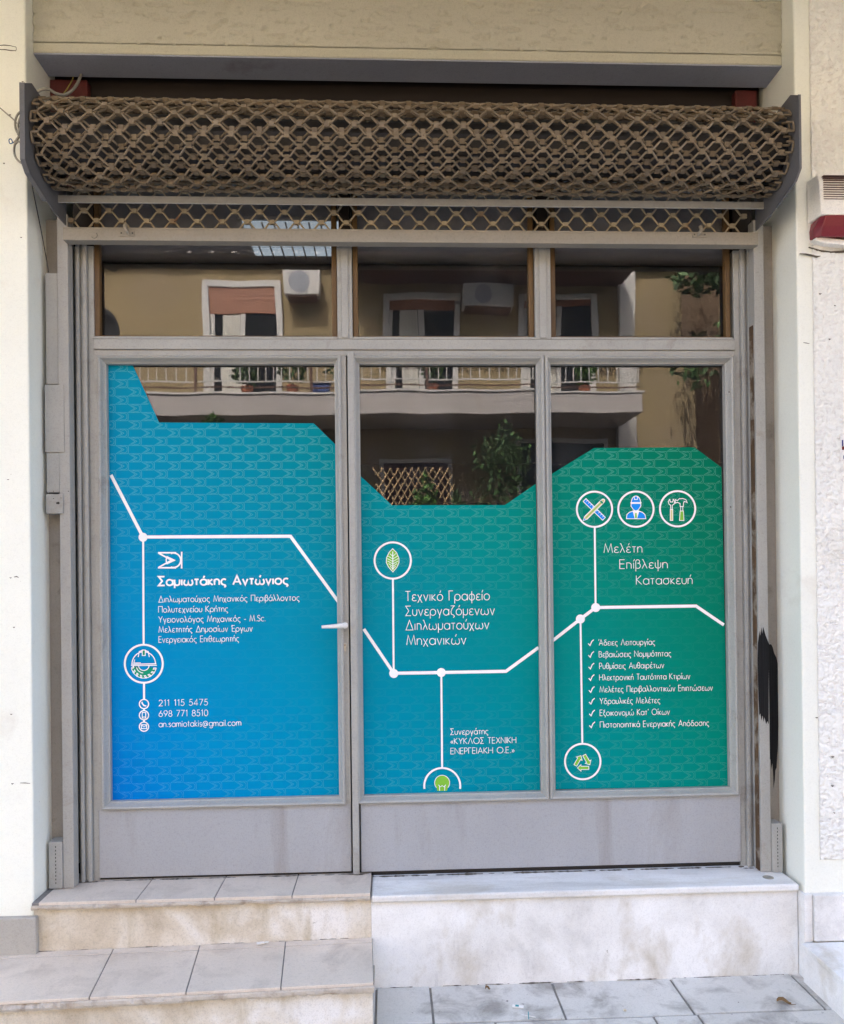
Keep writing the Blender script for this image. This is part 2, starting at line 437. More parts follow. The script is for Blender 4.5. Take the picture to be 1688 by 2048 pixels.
def part(name, mb, mat, parent, **kw): return mb.build(name, mat, parent, **kw)
def mbox(*a):
    b = MB(); b.box(*a); return b

GZ = -0.07                # level of the pavement
# ------------------------------------------------------------------ the setting
b = MB(); b.poly([(-150, -150, GZ - .16), (150, -150, GZ - .16), (150, 150, GZ - .16), (-150, 150, GZ - .16)])
tag(b.build('ground', M['asphalt']), kind='structure')
b = MB()
b.box(-14, 14, -2.3, .3, GZ - .15, GZ - .006, 1)
random.seed(3)
xs_row = [[-1.6, -1.1, -.62, -.07, .142, .628, 1.107, 1.60], [-1.4, -.9, -.4, .10, .366, .95, 1.115, 1.7]]
ys = [-.205, -.482, -.86, -1.25, -1.65, -2.05]
for r in range(len(ys) - 1):
    base = xs_row[r % 2]
    xs = [base[0] - .5 * k for k in range(20, 0, -1)] + base + [base[-1] + .5 * k for k in range(1, 21)]
    for i in range(len(xs) - 1):
        g = .0045
        dz = random.uniform(-.002, .002)
        b.box(xs[i] + g, xs[i + 1] - g, ys[r + 1] + g, ys[r] - g, GZ - .03, GZ + dz, 0)
b.box(-14, 14, -2.3, -2.06, GZ - .15, GZ + .002, 0)
tag(b.build('pavement', [M['pave'], M['pave_joint']], bevel=.002), kind='structure')
b = MB(); b.poly([(-60, -7.5, GZ - .156), (60, -7.5, GZ - .156), (60, -2.3, GZ - .156), (-60, -2.3, GZ - .156)])
tag(b.build('road', M['asphalt']), kind='structure')
tag(mbox(-30, 30, -8.1, -7.5, GZ - .15, GZ + .0).build('far_pavement', M['cement']), kind='structure')

# ------------------------------------------------------------------ the shop's own building
shop = thing('shop_building', (0, 0, GZ), 'cream plastered ground floor wall with two pillars and a lintel framing the shopfront', 'building')
PL, PR = -1.396, 1.652           # faces of the two pillars
YL, YR, YLIN = -.22, -.25, -.16
pl = part('pillar', mbox(-9, PL, YL, .35, GZ, 3.9295), M['wall_smooth'], shop, bevel=.006)
tag(pl, 'smooth cream left pillar')
pr = part('pillar', mbox(PR, 9, YR, .35, GZ, 3.9295), M['wall_smooth'], shop, bevel=.006)
b = MB(); b.box(1.715, 9, YR - .004, YR + .02, .40, 3.929)
part('plaster_panel', b, M['pillar_plaster'], pr, bevel=.003)
def stipple(x, z):
    n = mnoise.noise((x * 62, z * 84, 1.7)) + .7 * mnoise.noise((x * 135, z * 165, 5.1))
    return -.0016 + .0052 * sstep(-.55, .45, n) + .0010 * mnoise.noise((x * 9, z * 9, 0))
b = MB(); b.relief(1.7165, 2.10, .402, 3.928, YR - .0042, .0042, stipple)
part('stucco_relief', b, M['stucco'], pr, smooth=True, fix=False)
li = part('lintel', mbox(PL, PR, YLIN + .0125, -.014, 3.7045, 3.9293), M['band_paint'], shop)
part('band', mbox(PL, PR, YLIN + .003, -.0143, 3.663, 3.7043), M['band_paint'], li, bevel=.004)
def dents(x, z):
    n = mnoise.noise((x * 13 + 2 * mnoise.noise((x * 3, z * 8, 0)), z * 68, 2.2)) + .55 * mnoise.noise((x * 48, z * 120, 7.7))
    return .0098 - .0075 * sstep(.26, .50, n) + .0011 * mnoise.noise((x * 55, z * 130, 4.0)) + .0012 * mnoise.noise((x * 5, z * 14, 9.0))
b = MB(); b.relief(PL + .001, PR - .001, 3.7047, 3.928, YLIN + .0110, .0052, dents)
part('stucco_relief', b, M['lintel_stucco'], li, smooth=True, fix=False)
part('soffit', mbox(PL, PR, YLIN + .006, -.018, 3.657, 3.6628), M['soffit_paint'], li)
part('balcony', mbox(-9, 9, -1.7, .35, 3.93, 4.18), M['wall_smooth'], shop)
part('parapet', mbox(-9, 9, -1.7, -1.6, 4.1802, 4.95), M['wall_smooth'], shop)
part('upper_wall', mbox(-9, 9, 0, .35, 4.1803, 12.0), M['wall_smooth'], shop)
part('skirting', mbox(-9, -1.378, -.245, -.20, GZ, .255), M['cement'], pl, bevel=.004)
b = MB(); b.box(1.637, 1.672, -.272, -.2, GZ, .268); b.box(1.674, 4.8, -.282, -.24, .085, .268)
part('marble_plinth', b, M['marble'], pr, bevel=.003)
# the unlit room behind the glass: pale ceiling near the front, dark bulkhead and back
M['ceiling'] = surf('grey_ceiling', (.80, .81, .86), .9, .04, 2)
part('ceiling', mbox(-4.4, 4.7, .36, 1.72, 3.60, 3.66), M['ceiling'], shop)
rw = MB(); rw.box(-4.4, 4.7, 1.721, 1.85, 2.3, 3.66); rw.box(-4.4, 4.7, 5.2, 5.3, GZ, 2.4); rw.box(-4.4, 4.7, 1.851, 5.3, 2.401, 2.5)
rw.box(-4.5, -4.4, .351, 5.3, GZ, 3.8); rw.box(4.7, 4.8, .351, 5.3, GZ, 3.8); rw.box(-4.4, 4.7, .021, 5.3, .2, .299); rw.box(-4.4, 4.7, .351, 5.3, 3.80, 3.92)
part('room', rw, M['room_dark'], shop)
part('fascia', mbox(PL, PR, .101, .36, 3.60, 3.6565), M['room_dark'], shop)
cl_ = thing('ceiling_light', G(575, 475, 3.6), 'square ceiling light with bright louvres inside, seen through the glass above the door', 'ceiling light')
q = [G(x, y, 3.594) for x, y in ((486, 434), (668, 437), (672, 512), (527, 509))]
lx0, lx1, ly0, ly1 = -1.02 + .19, -.235, min(p.y for p in q), max(p.y for p in q)
part('frame', mbox(lx0, lx1, ly0, ly1, 3.582, 3.5998), M['white_plastic'], cl_)
em = newmat('lamp_tube'); em[2].inputs['Base Color'].default_value = (.7, .8, .95, 1); em[2].inputs['Emission Color'].default_value = (.78, .86, 1, 1); em[2].inputs['Emission Strength'].default_value = .06
for k in range(4):
    u0 = ly0 + .02 + (ly1 - ly0 - .04) * k / 4; u1 = ly0 + .02 + (ly1 - ly0 - .04) * (k + 1) / 4 - .02
    part('tube', mbox(lx0 + .02, lx1 - .02, u0, u1, 3.576, 3.5818), em[0], cl_)
lb_ = MB()
for k in range(1, 9):
    xx = lx0 + (lx1 - lx0) * k / 9; lb_.box(xx - .004, xx + .004, ly0 + .015, ly1 - .015, 3.565, 3.5758)
part('louvre', lb_, M['steel'], cl_)
# dark wooden header and the ends of an older red door frame, above the glazing
hb = MB(); hb.box(-1.39, 1.645, .03, .10, 3.40, 3.925)
part('header_board', hb, M['header_wood_and_shade'], shop)
hb = MB(); hb.box(-1.30, 1.56, .012, .0295, 3.395, 3.415)
part('header_strip', hb, M['ochre_wood'], shop)
for x0, x1 in ((-1.395, -1.24), (1.52, 1.615)):
    part('red_post', mbox(x0, x1, -.012, .028, 3.2, 3.65), M['red_board'], shop, bevel=.004)
# plaster cracks, scars and chips that show on the pillars
def scar(pts, wpx, Y, name='crack'):
    mb = MB(); n = len(pts)
    up_, dn = [], []
    for i, (x, y) in enumerate(pts):
        k = wpx * (.35 if i in (0, n - 1) else random.uniform(.7, 1.2))
        up_.append(P(x, y - k / 2, Y)); dn.append(P(x, y + k / 2, Y))
    mb.prism(up_ + dn[::-1], (0, .004, 0))
    part(name, mb, M['crack'], pl if pts[0][0] < 800 else pr)
scar([(-6, 91), (8, 90), (20, 91), (32, 94)], 1.5, YL - .0012)
scar([(-6, 99), (10, 99), (22, 101), (31, 101)], 2, YL - .0012)
scar([(31, 93), (33, 97), (31, 102)], 3, YL - .0014)
scar([(1600, 507), (1612, 508), (1622, 510), (1634, 513), (1641, 512)], 3, YR - .0088)
scar([(1607, 685), (1613, 686), (1619, 687)], 2, YR - .0012)
scar([(28, 1154), (33, 1153), (37, 1155)], 3, YL - .0012)
scar([(40, 1566), (50, 1566), (60, 1567)], 2, YL - .0012)
scar([(1618, 494), (1640, 501), (1662, 504), (1688, 503), (1700, 502)], 4, YR - .0088)
for q in range(16):
    x, y = (random.uniform(2, 50), random.uniform(10, 1780)) if q < 9 else (random.uniform(1630, 1680), random.uniform(560, 1700))
    scar([(x, y), (x + 2, y + 1), (x + random.uniform(3, 5), y)], random.uniform(1.5, 3), (YL - .0012) if q < 9 else (YR - .0088), 'chip')

# ------------------------------------------------------------------ steps and sills
# left: tiled sill and a lower tiled step, each with a stained marble riser
def chipped_bar(mb, f0, f1, depth, th, mi=0, seg=.012, amp=.003):
    """worn slab edge from f0 to f1 (front top corners), broken into short uneven facets"""
    f0, f1 = Vector(f0), Vector(f1); n = int((f1 - f0).length / seg); vs = []; fs = []
    for i in range(n + 1):
        p = f0 + (f1 - f0) * (i / n)
        q = mnoise.noise((p.x * 14, 3.3, th * 99)) + .6 * mnoise.noise((p.x * 55, 1.1, 0))
        ch = max(0, q - .25) * .022
        j = lambda: random.uniform(-amp, amp) * .35
        vs += [(p.x, p.y + .004 + ch * 1.1, p.z), (p.x, p.y + ch * .6 + j(), p.z - .004 - ch * .8), (p.x, p.y + j() * 1.4, p.z - th * .6), (p.x, p.y + .003 + j() + max(0, -q - .2) * .012, p.z - th + max(0, -q - .2) * .010),
               (p.x, p.y + depth, p.z - th), (p.x, p.y + depth, p.z)]
    for i in range(n):
        for k in range(6): fs.append((i * 6 + k, i * 6 + (k + 1) % 6, i * 6 + 6 + (k + 1) % 6, i * 6 + 6 + k))
    fs.append(tuple(range(6))); fs.append(tuple(n * 6 + k for k in range(5, -1, -1)))
    mb.add(vs, fs, mi)
def quad_slab(mb, c, z, th, mi=0):
    """c: four corners (x,y,z) of the top, counter-clockwise"""
    top = [Vector(p) for p in c]; bot = [p - Vector((0, 0, th)) for p in top]
    mb.add(top + bot, [(0, 1, 2, 3), (7, 6, 5, 4), (0, 4, 5, 1), (1, 5, 6, 2), (2, 6, 7, 3), (3, 7, 4, 0)], mi)
SX = -.088                      # where the tiled sill meets the marble one
us = thing('entrance_step', (-.72, -.13, .12), 'upper tiled step under the closed door, beige tiles over a stained riser', 'step', 'tiled steps')
xe = [-1.395, -1.37, P(272, 1795, -.24).x, P(429, 1787, -.24).x, P(584, 1785, -.24).x, SX]
xb = [-1.31, -1.28, P(306, 1748, -.05).x, P(455, 1742, -.05).x, P(600, 1736, -.05).x, SX]
b = MB()
for i in range(1, 5):
    g = .0022
    quad_slab(b, [(xe[i] + g, -.243, .3125), (xe[i + 1] - g, -.243, .3125), (xe[i + 1] - g, .05, .3135), (xe[i] + g, .05, .3135)], 0, .012)
part('tile', b, M['tile'], us, bevel=.0015)
b = MB(); chipped_bar(b, (-1.395, -.249, .3008), (SX - .002, -.249, .3008), .12, .0168); b.box(-1.395, SX - .002, -.24, .05, .301, .3098, 1)
part('edge_slab', b, [M['tile_edge'], M['grout']], us)
part('riser', mbox(-1.395, SX, -.222, .05, .09, .2838), M['riser'], us)
ls = thing('entrance_step', (-.75, -.42, GZ), 'lower wide tiled step jutting onto the pavement with a yellow stained riser', 'step', 'tiled steps')
zr, zl = .130, .112
fr, fl = G(748, 1965, zr), G(-140, 2011, zl)
br_, bl = Vector((SX + .004, -.2225, zr)), Vector((-1.6, -.2225, zl))
def lp(a, c, u): return a + (c - a) * u
b = MB(); fx = [(-140, 2011), (172, 1983), (365, 1977), (557, 1969), (748, 1965)]
fpts = [lp(fl, fr, (px + 140) / 888.0) for px, _ in fx]
bpx = [60, 235, 409, 579, 745]
bpts = [lp(bl, br_, u) for u in (0.09, .335, .555, .775, 1)]
bpts[0] = Vector((-1.64, -.2225, zl))
for i in range(4):
    a0, a1 = fpts[i].copy(), fpts[i + 1].copy(); c0, c1 = bpts[i].copy(), bpts[i + 1].copy()
    for q in (a0, c0): q.x += .0022
    for q in (a1, c1): q.x -= .0022
    m0, m1 = lp(a0, c0, .87), lp(a1, c1, .87); n0, n1 = lp(a0, c0, .885), lp(a1, c1, .885)
    quad_slab(b, [a0, a1, m1, m0], 0, .011); quad_slab(b, [n0, n1, c1, c0], 0, .011)
part('tile', b, M['tile'], ls, bevel=.0015)
d = Vector((0, 0, -.003))
b = MB(); quad_slab(b, [fpts[0] + d + Vector((0, .006, 0)), fr + d + Vector((0, .006, 0)), br_ + d, bpts[0] + d], 0, .008, 1)
d2 = Vector((0, -.004, -.0112))
chipped_bar(b, fpts[0] + d2 + Vector((0, -.002, 0)), fr + d2 + Vector((0, -.002, 0)), .15, .024)
part('edge_slab', b, [M['tile_edge'], M['grout']], ls)
d3 = Vector((0, .022, -.0354))
b = MB(); quad_slab(b, [fpts[0] + d3, fr + d3 + Vector((-.006, 0, 0)), br_ + Vector((-.006, 0, -.0354)), bpts[0] + Vector((0, 0, -.0354))], 0, .18, 0)
part('riser', b, M['riser'], ls)
# right: white marble sill on a marble riser
ms = thing('marble_sill', (.77, -.13, GZ), 'long white marble sill block under the fixed glazing, right of the tiled steps', 'sill')
b = MB(); b.box(SX + .001, 1.634, -.243, .05, .272, .3005)
part('sill_slab', b, M['marble_sill'], ms, bevel=.008, seg=3)
part('riser', mbox(SX + .001, 1.634, -.226, .05, GZ - .02, .2718), M['marble'], ms)
b = MB(); b.lathe([(.022, 0), (.02, .0016), (.010, .0017), (.009, .0006)], (1.545, -.165, .3006), 'z', 20)
part('floor_bolt_socket', b, M['steel'], ms)
ns = thing('marble_step', (2.2, -.8, GZ), 'low white marble step of the neighbouring entrance, at the right pillar foot', 'step')
z2 = P(1603, 1886, -.286).z
x2 = P(1603, 1886, -.286).x
part('tread', mbox(x2, 4.8, -1.75, -.2835, z2 - .022, z2), M['marble'], ns, bevel=.004)
part('riser', mbox(x2 + .008, 4.8, -1.735, -.2835, GZ - .02, z2 - .0222), M['marble'], ns)

# dirt gathered in the corner and along the foot of the door, chips in the worn edges
M['grime'] = surf('gathered_grime', (.13, .115, .095), .95, .4, 60, bumps=((90, .8, .01, (1, 1, 1)),))
def grime(parent, x0, x1, y, z, h, n, nm='grime'):
    mb = MB(); 
    for _ in range(n):
        x = random.uniform(x0, x1); r_ = random.uniform(.3, 1) * h
        L = r_ * random.uniform(1.2, 4)
        vs = []
        for j in range(7):
            an = 2 * math.pi * j / 7
            vs.append((x + L * math.cos(an) * random.uniform(.6, 1), y - abs(r_ * 1.2 * math.sin(an)) * random.uniform(.5, 1) * (1 if math.sin(an) > 0 else 0) , z + .0006))
        top = (x, y - r_ * .3, z + .0006 + r_ * .35)
        o = len(mb.v); mb.v += [Vector(v) for v in vs] + [Vector(top)]
        for j in range(7): mb.f.append([o + j, o + (j + 1) % 7, o + 7]); mb.m.append(0)
    part(nm, mb, M['grime'], parent, fix=False)['kind'] = 'stuff'
def grime_line(parent, x0, x1, y, z, h, thr=-.1, z1=None):
    """an uneven seam of dirt lying in the joint between an upright face and the slab before it"""
    mb = MB(); n = int((x1 - x0) / .008); prev = None; ph = random.uniform(0, 50)
    for i in range(n + 1):
        x = x0 + (x1 - x0) * i / n
        q = mnoise.noise((x * 7 + ph, 0, 0)) + .6 * mnoise.noise((x * 31 + ph, 2, 0)) + .4 * mnoise.noise((x * 90, ph, 0))
        zz = z if z1 is None else z + (z1 - z) * i / n
        if q > thr:
            k = h * min(1.6, .25 + (q - thr)) * random.uniform(.7, 1.2)
            o = len(mb.v); mb.v += [Vector((x, y, zz + k * .45)), Vector((x, y - k, zz + .0005))]
            if prev is not None: mb.f.append([prev, o, o + 1, prev + 1]); mb.m.append(0)
            prev = o
        else: prev = None
    part('grime', mb, M['grime'], parent, fix=False)['kind'] = 'stuff'
grime(us, -1.30, -1.22, -.047, .3135, .012, 26)
grime(us, -.165, -.125, -.046, .3135, .010, 14)
grime(ms, 1.50, 1.60, -.06, .3005, .008, 14)
grime_line(us, -1.27, -.10, -.0415, .3135, .006, -.25)
grime_line(ms, -.085, 1.50, -.0415, .3005, .010, -.35)
grime_line(ls, -1.38, -.09, -.2222, .1145, .005, .0, .1305)
grime_line(ms, -.08, 1.63, -.2262, GZ + .001, .0055, -.12)
# ------------------------------------------------------------------ fixed shopfront frame with three fanlights
FY = -.045
ff = thing('shopfront_frame', (.13, 0, .32), 'grey painted metal shopfront frame with three dark fanlights above the doors', 'window frame')
X0, X1 = -1.213, 1.491
DZ0, DZ1 = .325, 2.487
for sg, xo in ((1, X0), (-1, X1)):
    b = MB()
    def jb(a, c, y0, y1=.02):
        xa, xc = xo - sg * a, xo - sg * c
        b.box(min(xa, xc), max(xa, xc), y0, y1, .3005 if sg < 0 else .3145, 2.945)
    jb(.000, .024, -.034); jb(.0242, .040, -.052); jb(.0402, .052, -.040); jb(.0522, .066, -.056); jb(.0662, .082, -.028)
    part('jamb', b, M['frame_paint'], ff, bevel=.0025)
    u_ = MB(); u_.box(min(xo, xo - sg * .082), max(xo, xo - sg * .082), -.034, .02, 2.9455, 3.55)
    part('upper_jamb', u_, M['header_wood_and_shade'], ff)  # same jamb coloured near black to stand for shade behind the grille
b = MB(); b.box(X0, X1, -.038, .02, DZ1 + .0005, 2.512); b.box(X0, X1, -.046, .02, 2.5122, 2.556)
part('transom_bar', b, M['frame_paint'], ff, bevel=.003)
TR = [(-1.213, -.208), (-.142, .627), (.698, 1.479)]
TZ0, TZ1 = 2.566, 3.40
for xa, xc, xa2, xc2 in ((-.2065, -.1435, -.190, -.160), (.6285, .6965, .646, .678)):
    b = MB(); b.box(xa, xc, -.046, .02, 2.5562, 2.945); b.box(xa2, xc2, -.052, -.0462, 2.56, 2.945)
    part('mullion', b, M['frame_paint'], ff, bevel=.003)
    part('upper_mullion', mbox(xa + .008, xc - .008, -.042, .02, 2.9452, 3.5), M['header_wood_and_shade'], ff, bevel=.003)  # mullion top likewise darkened in colour for the shade up there
for x0, x1 in TR:
    pn = part('pane', pane_box(x0 - .004, x1 + .004, 0, .006, TZ0 - .006, TZ1), [M['pane'], M['pane_back']], ff, smooth=True, fix=False)
    bb = MB(); bb.ring(x0 + .001, x1 - .001, TZ0, TZ1, [(.0, -.001), (-.006, -.018), (-.002, -.030), (.004, -.034)])
    sb = MB()
    sb.box(x0, x0 + .022, -.030, -.0005, TZ0, TZ1); sb.box(x1 - .022, x1, -.030, -.0005, TZ0, TZ1)
    sb.box(x0 + .0222, x1 - .0222, -.026, -.0005, TZ0 - .004, TZ0 + .010)
    part('putty_bead', sb, M['ochre_wood'], pn, bevel=.004)
    gb = MB(); gb.box(x0 - .003, x1 + .003, -.05, -.0305, TZ0 - .012, TZ0 - .0005)
    part('glazing_bead', gb, M['frame_paint'], pn, bevel=.004)
part('threshold', mbox(X0 - .07, X1 + .07, -.025, .03, .3008, .3225), M['dark_metal'], ff)

# ------------------------------------------------------------------ vector lettering: every letter is drawn with strokes
def arc(cx, cy, rx, ry, a0, a1, n=None):
    n = n or max(5, int(abs(a1 - a0) / 18))
    return [(cx + rx * math.cos(rad(a0 + (a1 - a0) * i / n)), cy + ry * math.sin(rad(a0 + (a1 - a0) * i / n))) for i in range(n + 1)]
H = 1.55
O = lambda: [arc(.5, .5, .5, .5, 0, 360, 24)]
GL = {}
def g(ch, wd, *st): GL[ch] = (wd, list(st))
g('ο', 1.0, *O()); g('o', 1.0, *O())
g('α', 1.0, *O(), [(1, 1), (1, 0)]); g('a', 1.0, *O(), [(1, 1), (1, 0)])
g('β', .72, [(0, -.5), (0, 1.2)] + arc(.32, 1.2, .32, .32, 180, -50)[1:] + [(.30, .92)] + arc(.34, .46, .40, .46, 88, -130)[1:])
g('γ', .8, [(0, 1), (.42, 0)], [(.8, 1), (.42, 0), (.36, -.48)])
g('δ', .95, arc(.47, .45, .46, .46, 0, 360, 24), [(.82, 1.42), (.42, 1.48), (.22, 1.32), (.40, 1.08), (.86, .74)])
g('ε', .72, arc(.42, .74, .34, .26, 30, 265) + [(.5, .5)], arc(.42, .25, .40, .25, 95, 330))
g('ζ', .72, [(.06, 1.5), (.70, 1.5), (.28, 1.05), (.08, .55), (.16, .16), (.55, .02), (.70, -.16), (.52, -.42)])
g('η', .76, [(0, 0), (0, 1)], [(0, .6)] + arc(.38, .6, .38, .4, 180, 0) + [(.76, 0)]); g('n', .76, *GL['η'][1])
g('θ', .85, arc(.42, .78, .42, .78, 0, 360, 24), [(.0, .78), (.84, .78)])
g('ι', .10, [(.05, 0), (.05, 1)]); g('i', .1, [(.05, 0), (.05, 1)], [(.05, 1.28), (.05, 1.44)])
g('κ', .66, [(0, 0), (0, 1)], [(.6, 1), (.04, .5), (.66, 0)])
g('k', .66, [(0, 0), (0, H)], [(.6, 1), (.04, .5), (.66, 0)])
g('λ', .8, [(0, H), (.14, H), (.8, 0)], [(.44, .86), (0, 0)])
g('μ', .8, [(0, -.5), (0, 1)], [(0, .4)] + arc(.4, .4, .4, .4, 180, 360) + [(.8, 1)])
g('m', 1.3, [(0, 0), (0, 1)], [(0, .66)] + arc(.32, .66, .32, .34, 180, 0) + [(.64, 0)], [(.64, .66)] + arc(.97, .66, .33, .34, 180, 0) + [(1.3, 0)])
g('ν', .8, [(0, 1), (.4, 0), (.8, 1)]); g('v', .8, *GL['ν'][1])
g('ξ', .72, [(.62, 1.5), (.28, 1.46), (.12, 1.28), (.24, 1.08), (.58, 1.0)], [(.5, 1.0), (.14, .8), (.06, .5), (.22, .18), (.58, .04), (.68, -.16), (.5, -.42)])
g('π', .8, [(.05, 0), (.05, .97)], [(0, 1), (.42, 1), (.66, .9), (.76, .68), (.76, 0)])
g('ρ', 1.0, *O(), [(0, .5), (0, -.5)]); g('σ', 1.06, *O(), [(.5, 1), (1.06, 1)])
g('ς', .8, arc(.48, .5, .46, .5, 50, 268) + [(.66, -.08), (.72, -.24), (.52, -.44)])
g('τ', .66, [(0, 1), (.66, 1)], [(.33, 1), (.33, 0)])
g('t', .44, [(.2, 1.4), (.2, 0)], [(0, 1), (.42, 1)])
g('υ', .78, [(0, 1), (0, .4)] + arc(.39, .4, .39, .4, 180, 360)[1:] + [(.78, 1)])
g('φ', 1.0, *O(), [(.5, 1.45), (.5, -.5)])
g('χ', .76, [(0, 1), (.76, -.3)], [(.74, 1), (.0, -.3)])
g('ψ', .9, [(0, 1), (0, .45)] + arc(.45, .45, .45, .43, 180, 360)[1:] + [(.9, 1)], [(.45, 1.45), (.45, -.5)])
g('ω', 1.4, [(.14, .96)] + arc(.36, .42, .36, .42, 150, 340) + [(.70, .66)] + arc(1.04, .42, .36, .42, 200, 390) + [(1.26, .96)])
g('s', .6, [(.54, .82)] + arc(.3, .76, .24, .24, 40, 215)[1:] + arc(.3, .26, .28, .26, 45, -150))
g('@', 1.5, arc(.75, .5, .36, .38, 0, 360, 18), [(1.11, .86), (1.11, .3), (1.3, .2)] + arc(.75, .5, .75, .8, -15, 290)[2:])
g('g', 1.0, *O(), [(1, 1), (1, -.1)] + arc(.55, -.1, .45, .38, 0, -150)[1:])
g('l', .08, [(.04, 0), (.04, H)]); g('c', .8, arc(.5, .5, .5, .5, 48, 312))
g('Σ', .95, [(.92, H), (.0, H), (.56, H / 2), (0, 0), (.95, 0)])
g('Α', 1.25, [(0, 0), (.62, H), (1.24, 0)], [(.24, .52), (1.0, .52)])
g('Δ', 1.3, [(0, 0), (.65, H), (1.3, 0), (0, 0)])
g('Μ', 1.5, [(0, 0), (.26, H), (.75, .1), (1.24, H), (1.5, 0)]); g('M', 1.5, *GL['Μ'][1])
g('Π', 1.1, [(0, 0), (0, H), (1.1, H), (1.1, 0)])
g('Κ', .95, [(0, 0), (0, H)], [(.86, H), (.05, .85), (.95, 0)])
g('Υ', 1.1, [(0, H), (.55, .72), (1.1, H)], [(.55, .72), (.55, 0)])
g('Ε', .78, [(.78, H), (0, H), (0, 0), (.78, 0)], [(0, .82), (.72, .82)])
g('Τ', .9, [(0, H), (.9, H)], [(.45, H), (.45, 0)])
g('Γ', .72, [(0, 0), (0, H), (.72, H)])
g('Β', .86, [(0, 0), (0, H), (.38, H)] + arc(.40, 1.2, .34, .35, 80, -80) + [(.3, .85)], [(.3, .85)] + arc(.44, .42, .42, .42, 85, -85) + [(0, 0)])
g('Ν', 1.15, [(0, 0), (0, H), (1.15, 0), (1.15, H)])
g('Ρ', .8, [(0, 0), (0, H), (.36, H)] + arc(.38, 1.12, .40, .43, 85, -85) + [(0, .69)])
g('Η', 1.1, [(0, 0), (0, H)], [(1.1, 0), (1.1, H)], [(0, .82), (1.1, .82)])
g('Λ', 1.2, [(0, 0), (.6, H), (1.2, 0)]); g('Χ', 1.1, [(0, 0), (1.05, H)], [(.05, H), (1.1, 0)])
g('Ο', 1.6, arc(.8, H / 2, .8, H / 2, 0, 360, 28)); g('Ι', .08, [(.04, 0), (.04, H)])
g('S', .8, [(.74, 1.3)] + arc(.42, 1.18, .34, .36, 30, 220)[1:] + arc(.4, .4, .4, .4, 45, -155))
g('.', .16, [(.0, .08), (.16, .08)]); g('-', .5, [(0, .5), (.5, .5)]); g("'", .12, [(.1, H), (.02, 1.2)])
g('«', .7, [(.3, .9), (.04, .52), (.3, .14)], [(.66, .9), (.40, .52), (.66, .14)])
g('»', .7, [(.04, .9), (.3, .52), (.04, .14)], [(.40, .9), (.66, .52), (.40, .14)])
g('0', .95, arc(.47, .77, .47, .78, 0, 360, 24)); g('1', .5, [(.05, 1.3), (.34, H), (.34, 0)])
g('2', .9, arc(.42, 1.1, .40, .44, 165, -30) + [(.02, 0), (.9, 0)])
g('4', 1.0, [(.72, 0), (.72, H), (0, .38), (1.0, .38)])
g('5', .85, [(.78, H), (.24, H), (.14, .86)] + arc(.38, .5, .44, .5, 110, -150))
g('6', .95, arc(.46, .46, .45, .46, 0, 360, 22), [(.06, .62), (.62, H)])
g('7', .88, [(0, H), (.85, H), (.22, 0)])
g('8', .9, arc(.45, 1.15, .34, .38, 0, 360, 20), arc(.45, .4, .44, .4, 0, 360, 22))
g('9', .95, arc(.48, 1.08, .45, .46, 0, 360, 22), [(.88, .92), (.32, 0)])
ACC = {'ά': 'α', 'έ': 'ε', 'ή': 'η', 'ί': 'ι', 'ό': 'ο', 'ύ': 'υ', 'ώ': 'ω'}
for k_, v_ in ACC.items():
    wd, st = GL[v_]; cx = wd / 2
    g(k_, wd, *st, [(cx + .16, 1.62), (cx - .02, 1.24)])
for k_, v_ in (('Ά', 'Α'), ('Έ', 'Ε')):
    wd, st = GL[v_]
    g(k_, wd + .16, *[[(x + .16, y) for x, y in s_] for s_ in st], [(.12, 1.66), (0, 1.24)])

